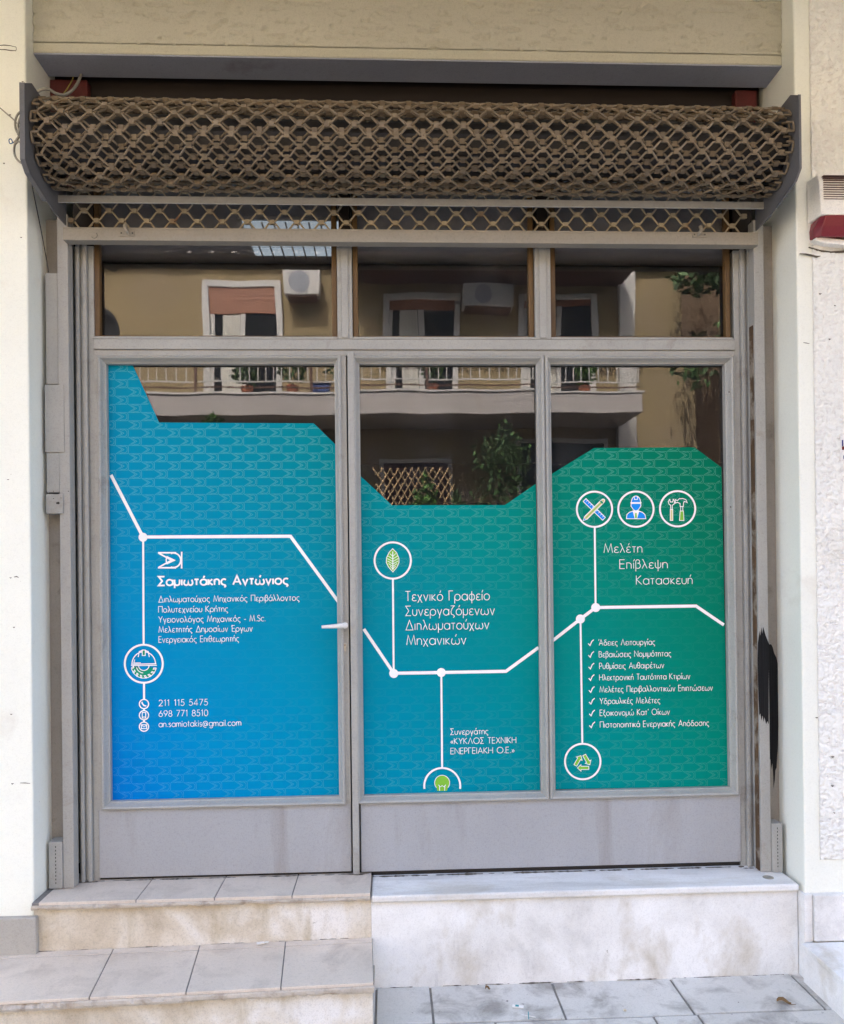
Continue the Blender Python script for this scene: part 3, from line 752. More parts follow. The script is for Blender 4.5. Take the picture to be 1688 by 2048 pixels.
class Art:
    """flat print on one upright plane: ribbons and shapes, each a hair in front of the last"""
    def __init__(s, Y, step=.00005, n=64): s.mb = MB(); s.Y = Y; s.k = 0; s.step = step; s.n = n
    def lay(s):
        s.k = (s.k + 1) % s.n; return s.Y - s.step * s.k
    def ribbon(s, pts, wd, mi=0, closed=False):
        """pts in metres (x,z)"""
        pts = [Vector(p) for p in pts]
        if closed or (len(pts) > 3 and (pts[0] - pts[-1]).length < 1e-6):
            closed = True
            if (pts[0] - pts[-1]).length < 1e-6: pts = pts[:-1]
        n = len(pts); L, R_ = [], []
        for i in range(n):
            a = pts[i - 1] if (i > 0 or closed) else None
            c = pts[(i + 1) % n] if (i < n - 1 or closed) else None
            d1 = (pts[i] - a).normalized() if a is not None else None
            d2 = (c - pts[i]).normalized() if c is not None else None
            d1 = d1 or d2; d2 = d2 or d1
            n1 = Vector((-d1.y, d1.x)); n2 = Vector((-d2.y, d2.x))
            mm = n1 + n2
            if mm.length < 1e-4: mm = n1
            mm.normalize(); k = 1 / max(.42, mm.dot(n1))
            L.append(pts[i] + mm * (wd / 2 * k)); R_.append(pts[i] - mm * (wd / 2 * k))
        y = s.lay(); vs = [(p.x, y, p.y) for p in L] + [(p.x, y, p.y) for p in R_]
        fs = [(i, (i + 1) % n, n + (i + 1) % n, n + i) for i in range(n if closed else n - 1)]
        s.mb.add(vs, fs, mi)
    def px(s, pts): return [(lambda q: (q.x, q.z))(P(x, y, s.Y)) for x, y in pts]
    def line(s, pts, wpx, mi=0, closed=False): s.ribbon(s.px(pts), wpx * 3.28 / FPX, mi, closed)
    def fill(s, pts, mi=0):
        y = s.lay(); s.mb.poly([(x, y, z) for x, z in s.px(pts)], mi)
    def disc(s, cx, cy, r, mi=0): s.fill([(cx + r * math.cos(2 * math.pi * i / 28), cy + r * math.sin(2 * math.pi * i / 28)) for i in range(28)], mi)
    def circ(s, cx, cy, r, wpx, mi=0, a0=0, a1=360):
        s.line(arc(cx, cy, r, r, a0, a1, 48), wpx, mi)
    def text(s, string, x0, yb, x1, xh, wt, mi=0, gap=.30):
        a, c = P(x0, yb, s.Y), P(x1, yb, s.Y)
        adv = 0; pos = []
        for ch in string:
            if ch == ' ': adv += .55 + gap; continue
            wd, st = GL[ch]; pos.append((adv, st)); adv += wd + gap
        adv -= gap
        kx = (c.x - a.x) / adv; kz = xh * 3.28 / FPX
        for off, st in pos:
            for stroke in st:
                s.ribbon([(a.x + (off + x) * kx, a.z + y * kz) for x, y in stroke], wt * kz, mi)
    def build(s, name, mats, parent): return s.mb.build(name, mats, parent, fix=False)

FILMY = -.0045
# the motif printed all over the films: chevron, triangle and a rounded bow
def film(parent, outline, xr):
    fy = FILMY
    o2 = [P(x, y, fy) for x, y in outline]
    mb = MB(); mb.prism(o2, (0, .003, 0), 0)
    # pattern clipped to the outline
    poly = [(p.x, p.z) for p in o2]
    def inside(x, z):
        r = False; j = len(poly) - 1
        for i in range(len(poly)):
            xi, zi = poly[i]; xj, zj = poly[j]
            if (zi > z) != (zj > z) and x < (xj - xi) * (z - zi) / (zj - zi) + xi: r = not r
            j = i
        return r
    art = Art(fy - .0002, .00002, 12)
    pw, ph = .1065, .03455
    bw = .0525
    shapes = [[(0, 1), (.88, 1), (.97, .92), (1, .78), (1, .22), (.97, .08), (.88, 0), (0, 0), (.50, .5), (0, 1)],
              [(.22, .90), (.66, .5), (.22, .10)], [(.34, .96), (.52, .86), (.74, .90), (.88, .72), (.90, .5), (.88, .28), (.74, .10), (.52, .14), (.34, .04)]]
    zlo, zhi = min(z for _, z in poly), max(z for _, z in poly)
    row = 0; z = .60
    while z < zhi:
        x = -1.30 + (pw / 2 if row % 2 else 0)
        while x < xr[1]:
            if x > xr[0] - .08:
                for sh in shapes:
                    run = []
                    for i in range(len(sh) - 1):
                        for q in range(3):
                            u = q / 3.0
                            run.append((x + (sh[i][0] + (sh[i + 1][0] - sh[i][0]) * u) * bw, z + (sh[i][1] + (sh[i + 1][1] - sh[i][1]) * u) * ph))
                    run.append((x + sh[-1][0] * bw, z + sh[-1][1] * ph))
                    cur = []
                    for p in run:
                        if inside(*p): cur.append(p)
                        else:
                            if len(cur) > 1: art.ribbon(cur, .0014, 1)
                            cur = []
                    if len(cur) > 1: art.ribbon(cur, .0014, 1)
            x += pw
        z += ph; row += 1
    mb.add(art.mb.v, art.mb.f, 1)
    return mb.build('window_film', [M['film'], M['film_line']], parent, fix=False)
INKS = [M['ink_white'], M['ink_lime'], M['ink_blue'], M['ink_green'], M['ink_straw'], M['film']]
BEAD = [(.028, -.044), (.028, -.054), (.022, -.058), (.016, -.054), (.010, -.040), (.004, -.030), (.0, -.0275), (.0, -.0005)]
PZ0, PZ1 = .637, 2.457
def leaf_frame(parent, x0, x1, panes, name='frame'):
    mb = MB(); e = .0272
    edges = [x0] + [v for a, c in panes for v in (a - e, c + e)] + [x1]
    for i in range(0, len(edges), 2):
        mb.box(edges[i], edges[i + 1], FY, .02, PZ0 - e, PZ1 + e)
    mb.box(x0, x1, FY, .02, PZ1 + e + .0002, DZ1)
    return part(name, mb, M['frame_paint'], parent, bevel=.002)
def pane_set(parent, x0, x1):
    pn = part('pane', pane_box(x0 - .01, x1 + .01, -.001, .005, PZ0 - .01, PZ1 + .01), [M['pane'], M['pane_back']], parent, smooth=True, fix=False)
    bd = MB(); bd.ring(x0, x1, PZ0, PZ1, BEAD); part('glazing_bead', bd, M['frame_paint'], pn)
    return pn

# ------------------------------------------------------------------ left door leaf
door = thing('glass_door', (-.69, 0, .32), 'grey metal door leaf with a white lever handle and blue printed film on its glass', 'door')
leaf_frame(door, X0 + .001, -.1725, [(-1.168, -.222)])
pane_set(door, -1.168, -.222)
kp = MB(); kp.box(X0 + .001, -.1725, FY + .004, .02, DZ0, PZ0 - .0275)
kick = part('kick_panel', kp, M['panel_paint'], door, bevel=.003)
mb = MB(); mb.box(-.1685, -.1365, -.020, .02, .318, DZ1)
mb.box(-.166, -.139, -.060, -.0202, .318, 2.50)
part('meeting_strip', mb, M['frame_paint'], door, bevel=.003)
# handle: round boss and a tapering lever
hx, hz = P(690, 1251, -.09).x, P(690, 1251, -.09).z
mb = MB(); mb.lathe([(.011, 0), (.011, -.035), (.013, -.042), (.010, -.046)], (hx, -.046, hz), 'y', 18)
lv = [(hx + .004, -.085, hz + .001), (hx - .03, -.087, hz - .002), (hx - .065, -.086, hz - .004), (hx - .096, -.083, hz - .005)]
mb.tube(lv, [.0115, .0095, .0075, .0062], 10)
part('handle', mb, M['white_plastic'], door, smooth=True)
lx, lz = P(690, 1290, -.05).x, P(690, 1290, -.05).z
mb = MB(); mb.lathe([(.0085, 0), (.0085, -.006), (.007, -.0075)], (lx, -.0452, lz), 'y', 16)
mb.box(lx - .0045, lx + .0045, -.052, -.0452, lz - .026, lz - .004)
lk = part('lock', mb, M['steel'], door, bevel=.001)
part('key_slot', mbox(lx - .005, lx + .005, -.0538, -.0526, lz - .0012, lz + .0012), M['slot_dark'], lk)
out1 = [(215, 728), (265, 730), (318, 845), (627.5, 846.5), (671, 889), (681, 1592), (222, 1605)]
f1 = film(door, out1, (-1.2, -.2))
GY = FILMY - .0009
a = Art(GY)
a.line([(222, 950), (286, 1074), (581, 1072.5), (678.5, 1206)], 6.3)
a.disc(286, 1074.5, 9)
a.line([(286.3, 1074), (287.3, 1289)], 3.8); a.line([(288, 1366), (288.2, 1398.5)], 4)
a.circ(287.6, 1327.5, 38, 3.8)
for y in (1408, 1430.5, 1453.3): a.circ(288, y, 9.2, 2.2)
a.line([(288, 1417), (288, 1421.5)], 3.4); a.line([(288, 1439.7), (288, 1444)], 3.4)
a.build('line_graphic', INKS, f1)
a = Art(GY)
a.text('Σαμιωτάκης Αντώνιος', 317.5, 1171, 576.5, 11.2, .29)
a.build('lettering', INKS, f1); a = Art(GY)
a.text('Διπλωματούχος Μηχανικός Περιβάλλοντος', 317.5, 1204.5, 599, 7.7, .138)
a.text('Πολυτεχνείου Κρήτης', 317.5, 1225, 456, 7.7, .138)
a.text('Υγειονολόγος Μηχανικός - M.Sc.', 317.5, 1245, 531, 7.7, .138)
a.text('Μελετητής Δημοσίων Έργων', 318, 1265, 505, 7.7, .138)
a.text('Ενεργειακός Επιθεωρητής', 318, 1285, 478, 7.7, .138)
a.build('lettering', INKS, f1); a = Art(GY)
a.text('211 115 5475', 318, 1412, 415.6, 7.7, .142)
a.text('698 771 8510', 318, 1433.3, 416, 7.7, .142)
a.text('an.samiotakis@gmail.com', 318, 1454, 482, 7.6, .138)
a.build('lettering', INKS, f1)
a = Art(GY)      # the emblem above the name
a.line([(316, 1105.5), (346, 1105.5), (352, 1105.5)], 3); a.line([(316, 1135.5), (352, 1135.5)], 3)
a.line([(317, 1106), (343, 1120.5), (317, 1135)], 3)
a.line([(333, 1113), (349, 1120.5), (333, 1128)], 2.4)
a.circ(347, 1120.5, 14.5, 3, 0, -112, 112); a.circ(347, 1120.5, 14.5, 2.4, 0, 150, 210)
a.line([(363.3, 1103.5), (363.3, 1137)], 3)
a.build('emblem', INKS, f1)
a = Art(GY)      # hard hat over a cog, telephone, mobile, envelope
cx, cy = 287.6, 1330
gear = []
for i in range(0, 9):
    for da, rr in ((-9, 25.5), (9, 25.5), (11.5, 20.5), (20, 20.5)):
        an = rad(2 + i * 22 + da) if da < 10 or i < 8 else None
        if an is not None and 0 <= an <= math.pi + .02: gear.append((cx + rr * math.cos(an), cy + 1 + rr * math.sin(an)))
a.fill(gear, 3); a.line(gear, 1.5)
a.fill(arc(cx, cy + 1, 10.5, 10, 0, 180, 14), 5); a.line(arc(cx, cy + 1, 10.5, 10, 0, 180, 14), 1.6)
a.line(arc(cx, cy + 1, 15, 15, 95, 165, 8), 1.6)
a.line([(cx - 25, cy - 1.5), (cx + 25, cy - 2.5)], 2); a.line([(cx - 25.5, cy + 1.2), (cx + 26, cy + .6)], 1.8)
a.line(arc(cx, cy - 2, 23.5, 24.5, 180, 360, 24), 2)
a.fill([(cx - 3, cy - 30), (cx + 3, cy - 30), (cx + 3, cy - 19), (cx - 3, cy - 19)], 3)
a.line([(cx - 3, cy - 30), (cx + 3, cy - 30), (cx + 3, cy - 19), (cx - 3, cy - 19)], 1.6, 0, True)
a.line([(cx - 11, cy - 16), (cx - 9, cy - 27), (cx - 3, cy - 29)], 1.7); a.line([(cx + 11, cy - 16), (cx + 9, cy - 27), (cx + 3, cy - 29)], 1.7)
a.line([(cx - 18, cy - 11), (cx - 20, cy - 4), (cx - 6, cy - 4.4)], 1.5)
a.build('icon', INKS, f1); a = Art(GY)
a.line([(284, 1403.5), (284.5, 1407), (288, 1411.2), (292.6, 1412)], 2.6)
a.build('icon', INKS, f1); a = Art(GY)
a.line([(284.5, 1425), (291.5, 1425), (291.5, 1436), (284.5, 1436)], 1.7, 0, True); a.line([(286, 1433.4), (290, 1433.4)], 1)
a.build('icon', INKS, f1); a = Art(GY)
a.line([(282.8, 1449.5), (293.2, 1449.5), (293.2, 1457.2), (282.8, 1457.2)], 1.6, 0, True); a.line([(284, 1451), (288, 1454), (292, 1451)], 1.2)
a.build('icon', INKS, f1)

# ------------------------------------------------------------------ right fixed glazing with two panes
fix = thing('glazed_panel', (.68, 0, .32), 'wide grey metal panel right of the door with two panes under turquoise and green film', 'glazed panel')
leaf_frame(fix, -.1325, X1 - .001, [(-.118, .634), (.695, 1.451)])
pane_set(fix, -.118, .634); pane_set(fix, .695, 1.451)
part('kick_panel', mbox(-.1325, X1 - .001, FY + .004, .02, DZ0 - .004, PZ0 - .0275), M['panel_paint'], fix, bevel=.003)
for (x, y) in ((707.5, 1020), (708.5, 1276), (1086, 1017.5), (1084, 785), (1458, 784), (1461, 1014)):
    c = P(x, y, FY)
    mb = MB(); mb.lathe([(.0028, 0), (.0028, -.0012)], (c.x, FY - .0002, c.z), 'y', 8); part('screw', mb, M['slot_dark'], fix)
f2 = film(fix, [(719, 950), (784, 1010.5), (1010, 1010), (1071.5, 967.5), (1081.5, 1580), (727, 1589)], (-.15, .66))
f3 = film(fix, [(1099.5, 950), (1188, 896), (1389, 894.5), (1443, 935), (1456.5, 1573), (1107, 1578.5)], (.67, 1.48))
a = Art(GY)
a.circ(785.5, 1121, 36.3, 3.8); a.line([(785.8, 1158), (787.4, 1346)], 3.8)
a.line([(727.5, 1258), (787.5, 1346.5), (882, 1345), (1012, 1342.5), (1077, 1295)], 6.3)
a.disc(787.5, 1347, 9); a.disc(882.5, 1345, 9)
a.line([(882.6, 1345), (884.3, 1535)], 3.8)
bc = arc(884.5, 1572, 36, 36, 180 - 9, 360 + 9, 40)
a.line(bc, 3.8)
a.build('line_graphic', INKS, f2)
a = Art(GY)
a.text('Τεχνικό Γραφείο', 811, 1202, 979, 12.4, .105); a.text('Συνεργαζόμενων', 811.5, 1231.5, 989, 12.4, .105)
a.text('Διπλωματούχων', 812, 1260, 978, 12.4, .105); a.text('Μηχανικών', 813.4, 1290, 932, 12.4, .105)
a.build('lettering', INKS, f2); a = Art(GY)
a.text('Συνεργάτης', 901.2, 1469.5, 976.4, 7.7, .138); a.build('lettering', INKS, f2); a = Art(GY); a.text('«ΚΥΚΛΟΣ ΤΕΧΝΙΚΗ', 901.4, 1488.3, 1032, 7.6, .138)
a.text('ΕΝΕΡΓΕΙΑΚΗ Ο.Ε.»', 901.6, 1508, 1028.7, 7.6, .138)
a.build('lettering', INKS, f2)
a = Art(GY)
lf = [(785.3, 1097.5), (793, 1105), (798, 1117), (798, 1125), (794, 1134), (785.8, 1144), (777, 1134), (772.6, 1125), (773, 1116), (778, 1105)]
a.fill(lf, 1); a.line(lf, 1.4, 0, True)
a.line([(785.5, 1103), (785.8, 1140)], 1.8)
for k in range(6):
    y = 1109 + k * 5
    wv = (6, 9.5, 11, 10.5, 8.5, 5.5)[k]
    a.line([(785.6, y + 4), (785.6 - wv, y - 2)], 1.2); a.line([(785.6, y + 4), (785.6 + wv, y - 2)], 1.2)
a.build('icon', INKS, f2); a = Art(GY)
cx, cy = 884.3, 1565.5
blb = [(cx + 15 * math.cos(t_), cy + 15 * math.sin(t_)) for t_ in [rad(140 + 260 * i / 22) for i in range(23)]] + [(cx + 9.5, cy + 16), (cx - 9.5, cy + 16.4)]
a.fill(blb, 1); a.line(blb[:23], 1.3)
a.line([(cx - 5, cy + 16), (cx - 5.5, cy + 6), (cx - 7.5, cy + 4)], 1.3); a.line([(cx + 5, cy + 16), (cx + 5.5, cy + 6), (cx + 7.5, cy + 4)], 1.3)
a.line([(cx - 6, cy + 6), (cx - 3, cy + 8), (cx, cy + 5.5), (cx + 3, cy + 8), (cx + 6, cy + 6)], 1.2)
a.build('icon', INKS, f2)
a = Art(GY)
for x, y in ((1189, 1018.5), (1271.8, 1018.3), (1355.2, 1017.5)): a.circ(x, y, 35.3, 3.8)
a.line([(1189.4, 1054.5), (1191.2, 1214)], 3.8)
a.line([(1104, 1282.5), (1160.7, 1238), (1191.4, 1215), (1392, 1212), (1447.8, 1250)], 6.3)
a.disc(1160.7, 1238, 9); a.disc(1191.4, 1215, 9)
a.line([(1161, 1240), (1164.6, 1487)], 3.8); a.circ(1165.5, 1523, 35.5, 3.8)
a.build('line_graphic', INKS, f3)
a = Art(GY)
a.text('Μελέτη', 1208, 1105.5, 1284, 11.6, .105); a.build('lettering', INKS, f3); a = Art(GY); a.text('Επίβλεψη', 1239.6, 1137.3, 1334.7, 11.6, .105); a.build('lettering', INKS, f3); a = Art(GY); a.text('Κατασκευή', 1272.7, 1169, 1384.4, 11.6, .105)
a.build('lettering', INKS, f3); a = Art(GY)
items = [('Άδειες Λειτουργίας', 1197.4, 1291, 1309.8), ('Βεβαιώσεις Νομιμότητας', 1198.2, 1314.5, 1342), ('Ρυθμίσεις Αυθαιρέτων', 1199, 1337.8, 1327.8),
         ('Ηλεκτρονική Ταυτότητα Κτιρίων', 1199, 1360.7, 1379.7), ('Μελέτες Περιβαλλοντικών Επιπτώσεων', 1199.6, 1384.6, 1424.7),
         ('Υδραυλικές Μελέτες', 1199.6, 1408, 1320), ("Εξοικονομώ Κατ' Οίκων", 1200, 1431.5, 1339), ('Πιστοποιητικά Ενεργιακής Απόδοσης', 1200.3, 1455.2, 1417.5)]
for k, (s_, x0, yb, x1) in enumerate(items):
    a.text(s_, x0, yb, x1, 7.6, .138)
    xx, yy = 1176.5 + k * .35, yb
    a.build('lettering', INKS, f3); a = Art(GY)
    a.line([(xx, yy - 4), (xx + 3.6, yy), (xx + 7, yy - 8), (xx + 11, yy - 11.5)], 1.9)
    a.build('tick_mark', INKS, f3); a = Art(GY)
a = Art(GY)
def rot(pts, cx, cy, an):
    c_, s_ = math.cos(rad(an)), math.sin(rad(an)); return [(cx + x * c_ - y * s_, cy + x * s_ + y * c_) for x, y in pts]
cx, cy = 1188.5, 1019   # ruler and pencil
r_ = rot([(-27, -4.2), (27, -4.2), (27, 3.8), (-27, 3.8)], cx, cy, 44)
a.fill(r_, 2); a.line(r_, 1.5, 0, True)
for k in range(-4, 5): a.line(rot([(k * 5.6, -4), (k * 5.6, -.6)], cx, cy, 44), 1)
p_ = rot([(-24, -3.6), (23, -3.6), (27, -2.6), (28.5, 0), (27, 2.6), (23, 3.6), (-24, 3.6), (-31, 0)], cx, cy, -45)
a.fill(p_, 4); a.line(p_, 1.5, 0, True)
a.line(rot([(-23, 0), (20, 0)], cx, cy, -45), 1.4, 1); a.fill(rot([(19, -3.4), (22.5, -3.4), (22.5, 3.4), (19, 3.4)], cx, cy, -45), 3)
a.fill(rot([(-31, 0), (-26.5, -1.8), (-26.5, 1.8)], cx, cy, -45), 2)
a.build('icon', INKS, f3); a = Art(GY)
cx, cy = 1271.8, 1018  # engineer with a hard hat
bd = [(cx - 19, cy + 19.5), (cx - 18, cy + 11), (cx - 13, cy + 6.5), (cx - 5, cy + 4), (cx + 5, cy + 4), (cx + 13, cy + 6.5), (cx + 18, cy + 11), (cx + 20, cy + 19.5)]
a.fill(bd, 2); a.line(bd, 1.5, 0, True)
a.fill([(cx - 7, cy + 3), (cx + 7, cy + 3), (cx + 2.4, cy + 19), (cx - 2.4, cy + 19)], 0); a.fill([(cx - 1.4, cy + 8), (cx + 1.4, cy + 8), (cx + 2, cy + 18), (cx - 2, cy + 18)], 1)
fc = [(cx - 9.5, cy - 11), (cx + 9.5, cy - 11), (cx + 10, cy - 6), (cx + 5, cy + 1.5), (cx, cy + 4), (cx - 5, cy + 1.5), (cx - 10, cy - 6)]
a.fill(fc, 2); a.line(fc, 1.5, 0, True)
a.fill(arc(cx, cy - 13, 9.2, 13, 180, 360, 14), 2); a.line(arc(cx, cy - 13, 9.2, 13, 180, 360, 14), 1.6); a.line([(cx - 11, cy - 12.4), (cx + 11, cy - 12.4)], 2.6)
a.line([(cx - 3, cy - 25), (cx - 3, cy - 19), (cx + 3, cy - 19), (cx + 3, cy - 25)], 1.3)
a.build('icon', INKS, f3); a = Art(GY)
cx, cy = 1355.2, 1018   # spanner and hammer
wx = 1343
a.line([(wx - 3.4, cy - 20), (wx - 6.5, cy - 15), (wx - 5, cy - 9.5), (wx - 1.6, cy - 7.5), (wx - 1.4, cy + 1)], 1.5)
a.line([(wx + 3.4, cy - 20), (wx + 6.5, cy - 15), (wx + 5, cy - 9.5), (wx + 1.6, cy - 7.5), (wx + 1.4, cy + 1)], 1.5)
a.line([(wx - 3.4, cy - 20), (wx - 2.6, cy - 14), (wx + 2.6, cy - 14), (wx + 3.4, cy - 20)], 1.4)
a.fill([(wx - 2.4, cy + 1), (wx + 2.4, cy + 1), (wx + 2.6, cy + 23), (wx - 2.6, cy + 23)], 4); a.line([(wx - 2.4, cy + 1), (wx + 2.4, cy + 1), (wx + 2.6, cy + 23), (wx - 2.6, cy + 23)], 1.3, 0, True)
a.build('icon', INKS, f3); a = Art(GY)
hx_ = 1363.5
a.line([(hx_ - 13, cy - 19), (hx_ - 9, cy - 16.5), (hx_ - 5, cy - 20.5), (hx_ + 2, cy - 21), (hx_ + 8, cy - 19), (hx_ + 11, cy - 13), (hx_ + 5, cy - 15.5), (hx_ + 3.4, cy - 11), (hx_ + 3.2, cy - 5), (hx_ - 3.2, cy - 5), (hx_ - 3.4, cy - 11), (hx_ - 9, cy - 13.5), (hx_ - 13, cy - 11.5)], 1.5, 0, True)
a.line([(hx_ - 2, cy - 5), (hx_ - 2.2, cy + 4)], 1.3); a.line([(hx_ + 2, cy - 5), (hx_ + 2.2, cy + 4)], 1.3)
hp = [(hx_ - 3.2, cy + 4), (hx_ + 3.2, cy + 4), (hx_ + 4.4, cy + 23), (hx_ - 4.4, cy + 23)]
a.fill(hp, 1); a.line(hp, 1.3, 0, True)
a.build('icon', INKS, f3); a = Art(GY)
cx, cy = 1165.5, 1526.5   # three chasing arrows
for k in range(3):
    sh = [(-12, 7), (-12, 13.5), (3.5, 13.5), (3.5, 17), (10.5, 10.3), (3.5, 3.6), (3.5, 7)]
    an = k * 120 + 180 - 180
    pp = rot([(-x, y) for x, y in sh], cx, cy - 1, an)
    a.fill(pp, 1); a.line(pp, 1.2, 0, True)
a.build('icon', INKS, f3)

# ------------------------------------------------------------------ the rolled-up security grille
gr = thing('rolling_grille', (.13, -.15, .32), 'brown lattice security grille rolled up over the shopfront in grey guide rails', 'grille')
RY, RZ, RR = -.30, 3.213, .153
GX0, GX1 = -1.265, 1.527
PIT, HH = .1004, .0412
NB = 28
def bar_u(k):
    """along-bar profile: (u, level) with level 0 low and 1 high"""
    pts = []
    x = GX0 - (0 if k % 2 == 0 else PIT / 2)
    while x < GX1 + PIT:
        pts += [(x - .13 * PIT, 0), (x + .13 * PIT, 0), (x + .37 * PIT, 1), (x + .63 * PIT, 1)]
        x += PIT
    return [(u, l) for u, l in pts if GX0 - .001 <= u <= GX1 + .001]
# coil
mb = MB()
nrow = 26
for layer, rr_ in enumerate((RR, RR - .027)):
    def cpos(u, t, q=rr_): return Vector((u, RY + q * math.cos(t), RZ + q * math.sin(t)))
    off = .05 * layer
    for k in range(nrow):
        t0, t1 = 2 * math.pi * k / nrow + off, 2 * math.pi * (k + 1) / nrow + off
        kk = k + layer
        jt = random.uniform(-.0035, .0035)
        path = [cpos(u + jt, t0 + (t1 - t0) * (.145 + .71 * l) + random.uniform(-.004, .004)) for u, l in bar_u(kk)]
        tm = (t0 + t1) / 2
        mb.tube(path, .0044, 6, ref=(0, math.cos(tm), math.sin(tm)))
        x = GX0 + (PIT / 2 if kk % 2 == 0 else 0)
        while x < GX1 + .001:      # clips hold each bar to the next
            if x > GX0 + .02:
                c = cpos(x + jt, t1); rd = Vector((0, math.cos(t1), math.sin(t1))); tg = Vector((0, -math.sin(t1), math.cos(t1)))
                mb.obox(c, Vector((.0090, 0, 0)), rd * .0062, tg * .0094)
            x += PIT
        for xe_, sg in ((GX0, -1), (GX1, 1)):      # end links
            c0, c1 = cpos(xe_, t0), cpos(xe_, t1); e_ = Vector((sg * .011, 0, 0))
            if kk % 2 == 0:
                mb.tube([c0 - e_ * 1.5, c0, c0 + e_ * .8, c0 * .8 + c1 * .2 + e_, c0 * .2 + c1 * .8 + e_, c1 + e_ * .8, c1, c1 - e_ * 1.5], .0045, 6)
part('grille_roll', mb, M['grille_old'], gr, smooth=False)
mb = MB(); mb.lathe([(.105, GX0 - .02), (.105, GX1 + .02)], (0, RY, RZ), 'x', 28)
part('drum', mb, M['dark_metal'], gr, smooth=False)  # drum widened and near black, standing for shade deep inside the coil
# hanging lattice
LY = -.125
mb = MB()
zb0 = 2.968
for k in range(7):
    z0 = zb0 + (k - .08) * HH
    mb.tube([(u, LY, z0 + (.12 + .76 * l) * HH) for u, l in bar_u(k + 1)], .0040, 6, ref=(0, 1, 0))
    x = GX0 + (PIT / 2 if (k + 1) % 2 == 0 else 0)
    while x < GX1 + .001:
        if x > GX0 - .001: mb.obox((x, LY, z0 + HH), Vector((.0095, 0, 0)), Vector((0, .0065, 0)), Vector((0, 0, .0085)))
        x += PIT
part('hanging_lattice', mb, M['grille_flat'], gr)
bz0, bz1 = 2.921, 2.972
mb = MB(); mb.box(-1.292, 1.549, -.142, -.098, bz0, bz1)
mb.box(-1.292, 1.549, -.1445, -.1422, bz1 - .006, bz1)
bb_ = part('bottom_bar', mb, M['bar_paint'], gr, bevel=.003)
for px, py, tl in ((254, 466, 1), (1399, 469, -1)):
    c = P(px, py, -.145)
    mb = MB(); mb.box(c.x - .030, c.x + .030, -.1465, -.1425, c.z - .013, c.z + .010)
    mb.tube([(c.x - .004 * tl, -.15, c.z + .030), (c.x - .003 * tl, -.158, c.z + .014), (c.x + .004 * tl, -.160, c.z), (c.x + .010 * tl, -.150, c.z - .008)], [.009, .008, .007, .005], 8)
    for dx in (-.022, .022):
        mb.lathe([(.0035, 0), (.003, -.0015)], (c.x + dx, -.1466, c.z - .001), 'y', 8, 1)
    part('latch', mb, [M['bar_paint'], M['dark_metal']], bb_, bevel=.001)
mb = MB()
c = P(188, 470, -.145); mb.tube([(c.x + .012 * math.cos(rad(q)), -.143, c.z + .012 * math.sin(rad(q))) for q in range(-150, 60, 20)], .0008, 5)
part('drilled_mark', mb, M['dark_metal'], bb_)
# cross rail in front of the lattice
mb = MB(); mb.box(-1.312, 1.566, -.205, -.197, 3.041, 3.070); mb.box(-1.312, 1.566, -.1968, -.168, 3.0665, 3.070)
part('cross_rail', mb, M['rail_paint'], gr, bevel=.002)
# end plates with turned-out flanges
for sg, xp, fw in ((-1, -1.284, .018), (1, 1.543, .009)):
    prof = [(-.475, 3.335), (-.475, 3.06), (-.44, 3.03), (-.24, 2.985), (-.13, 2.985), (-.12, 3.36), (-.42, 3.37)]
    mb = MB(); mb.prism([(xp, y, z) for y, z in prof], (sg * .004, 0, 0))
    fl_ = [(-.478, 3.335), (-.478, 3.06), (-.443, 3.028), (-.30, 2.997)]
    for (y0_, z0_), (y1_, z1_) in zip(fl_, fl_[1:]):
        mb.prism([(xp, y0_, z0_), (xp + sg * fw, y0_, z0_), (xp + sg * fw, y1_, z1_), (xp, y1_, z1_)], (0, .004, .003))
    mb.lathe([(.022, 0), (.022, sg * -.02)], (xp, RY, RZ), 'x', 16)
    part('end_plate', mb, M['bracket_paint'], gr)
# guide rails, their back channels, covers and boxes
def rail(x0, x1, xw, zbot):
    sg = 1 if x0 > 0 else -1
    mb = MB(); mb.box(x0, x1, -.112, -.062, zbot, 3.04)
    rl = part('guide_rail', mb, M['rail_paint'], gr, bevel=.0025)
    mb = MB(); a_, c_ = sorted((x1 if sg > 0 else x0, xw)); mb.box(a_ + .0003, c_ - .0006, -.056, -.03, zbot, 3.04)
    part('back_channel', mb, M['channel_paint'], rl)
    return rl
rl = rail(-1.329, -1.286, PL, .315)
rr = rail(1.543, 1.586, PR, .302)
part('cover_strip', mbox(-1.379, -1.3295, -.108, -.0565, P(110, 768, -.11).z, P(110, 545, -.11).z), M['rail_paint'], rl, bevel=.003)
part('cover_plate', mbox(-1.381, -1.306, -.1165, -.1125, P(110, 905, -.11).z, P(110, 770, -.11).z), M['rail_paint'], rl, bevel=.0015)
part('cover_plate', mbox(-1.379, -1.3292, -.1115, -.0565, P(110, 985, -.11).z, P(110, 905, -.11).z - .0003), M['rail_paint'], rl, bevel=.002)
lb0, lb1 = P(115, 1027, -.12).z, P(115, 988, -.12).z
lb = part('lock_box', mbox(-1.379, -1.312, -.120, -.0565, lb0, lb1), M['rail_paint'], rl, bevel=.002)
mb = MB(); c = P(116.5, 1006, -.121); mb.lathe([(.0052, 0), (.0052, -.0008)], (c.x, -.1202, c.z), 'y', 14); mb.box(c.x - .008, c.x, -.1209, -.1203, c.z - .004, c.z + .003)
for px, py in ((105, 982), (135, 982), (107, 997), (122, 996)):
    c = P(px, py, -.121); sm_ = MB(); sm_.lathe([(.0018, 0), (.0018, -.0008)], (c.x, -.1202 if py > 985 else -.1117, c.z), 'y', 8)
    part('screw_hole', sm_, M['dark_metal'], lb)
part('keyhole', mb, M['dark_metal'], lb)
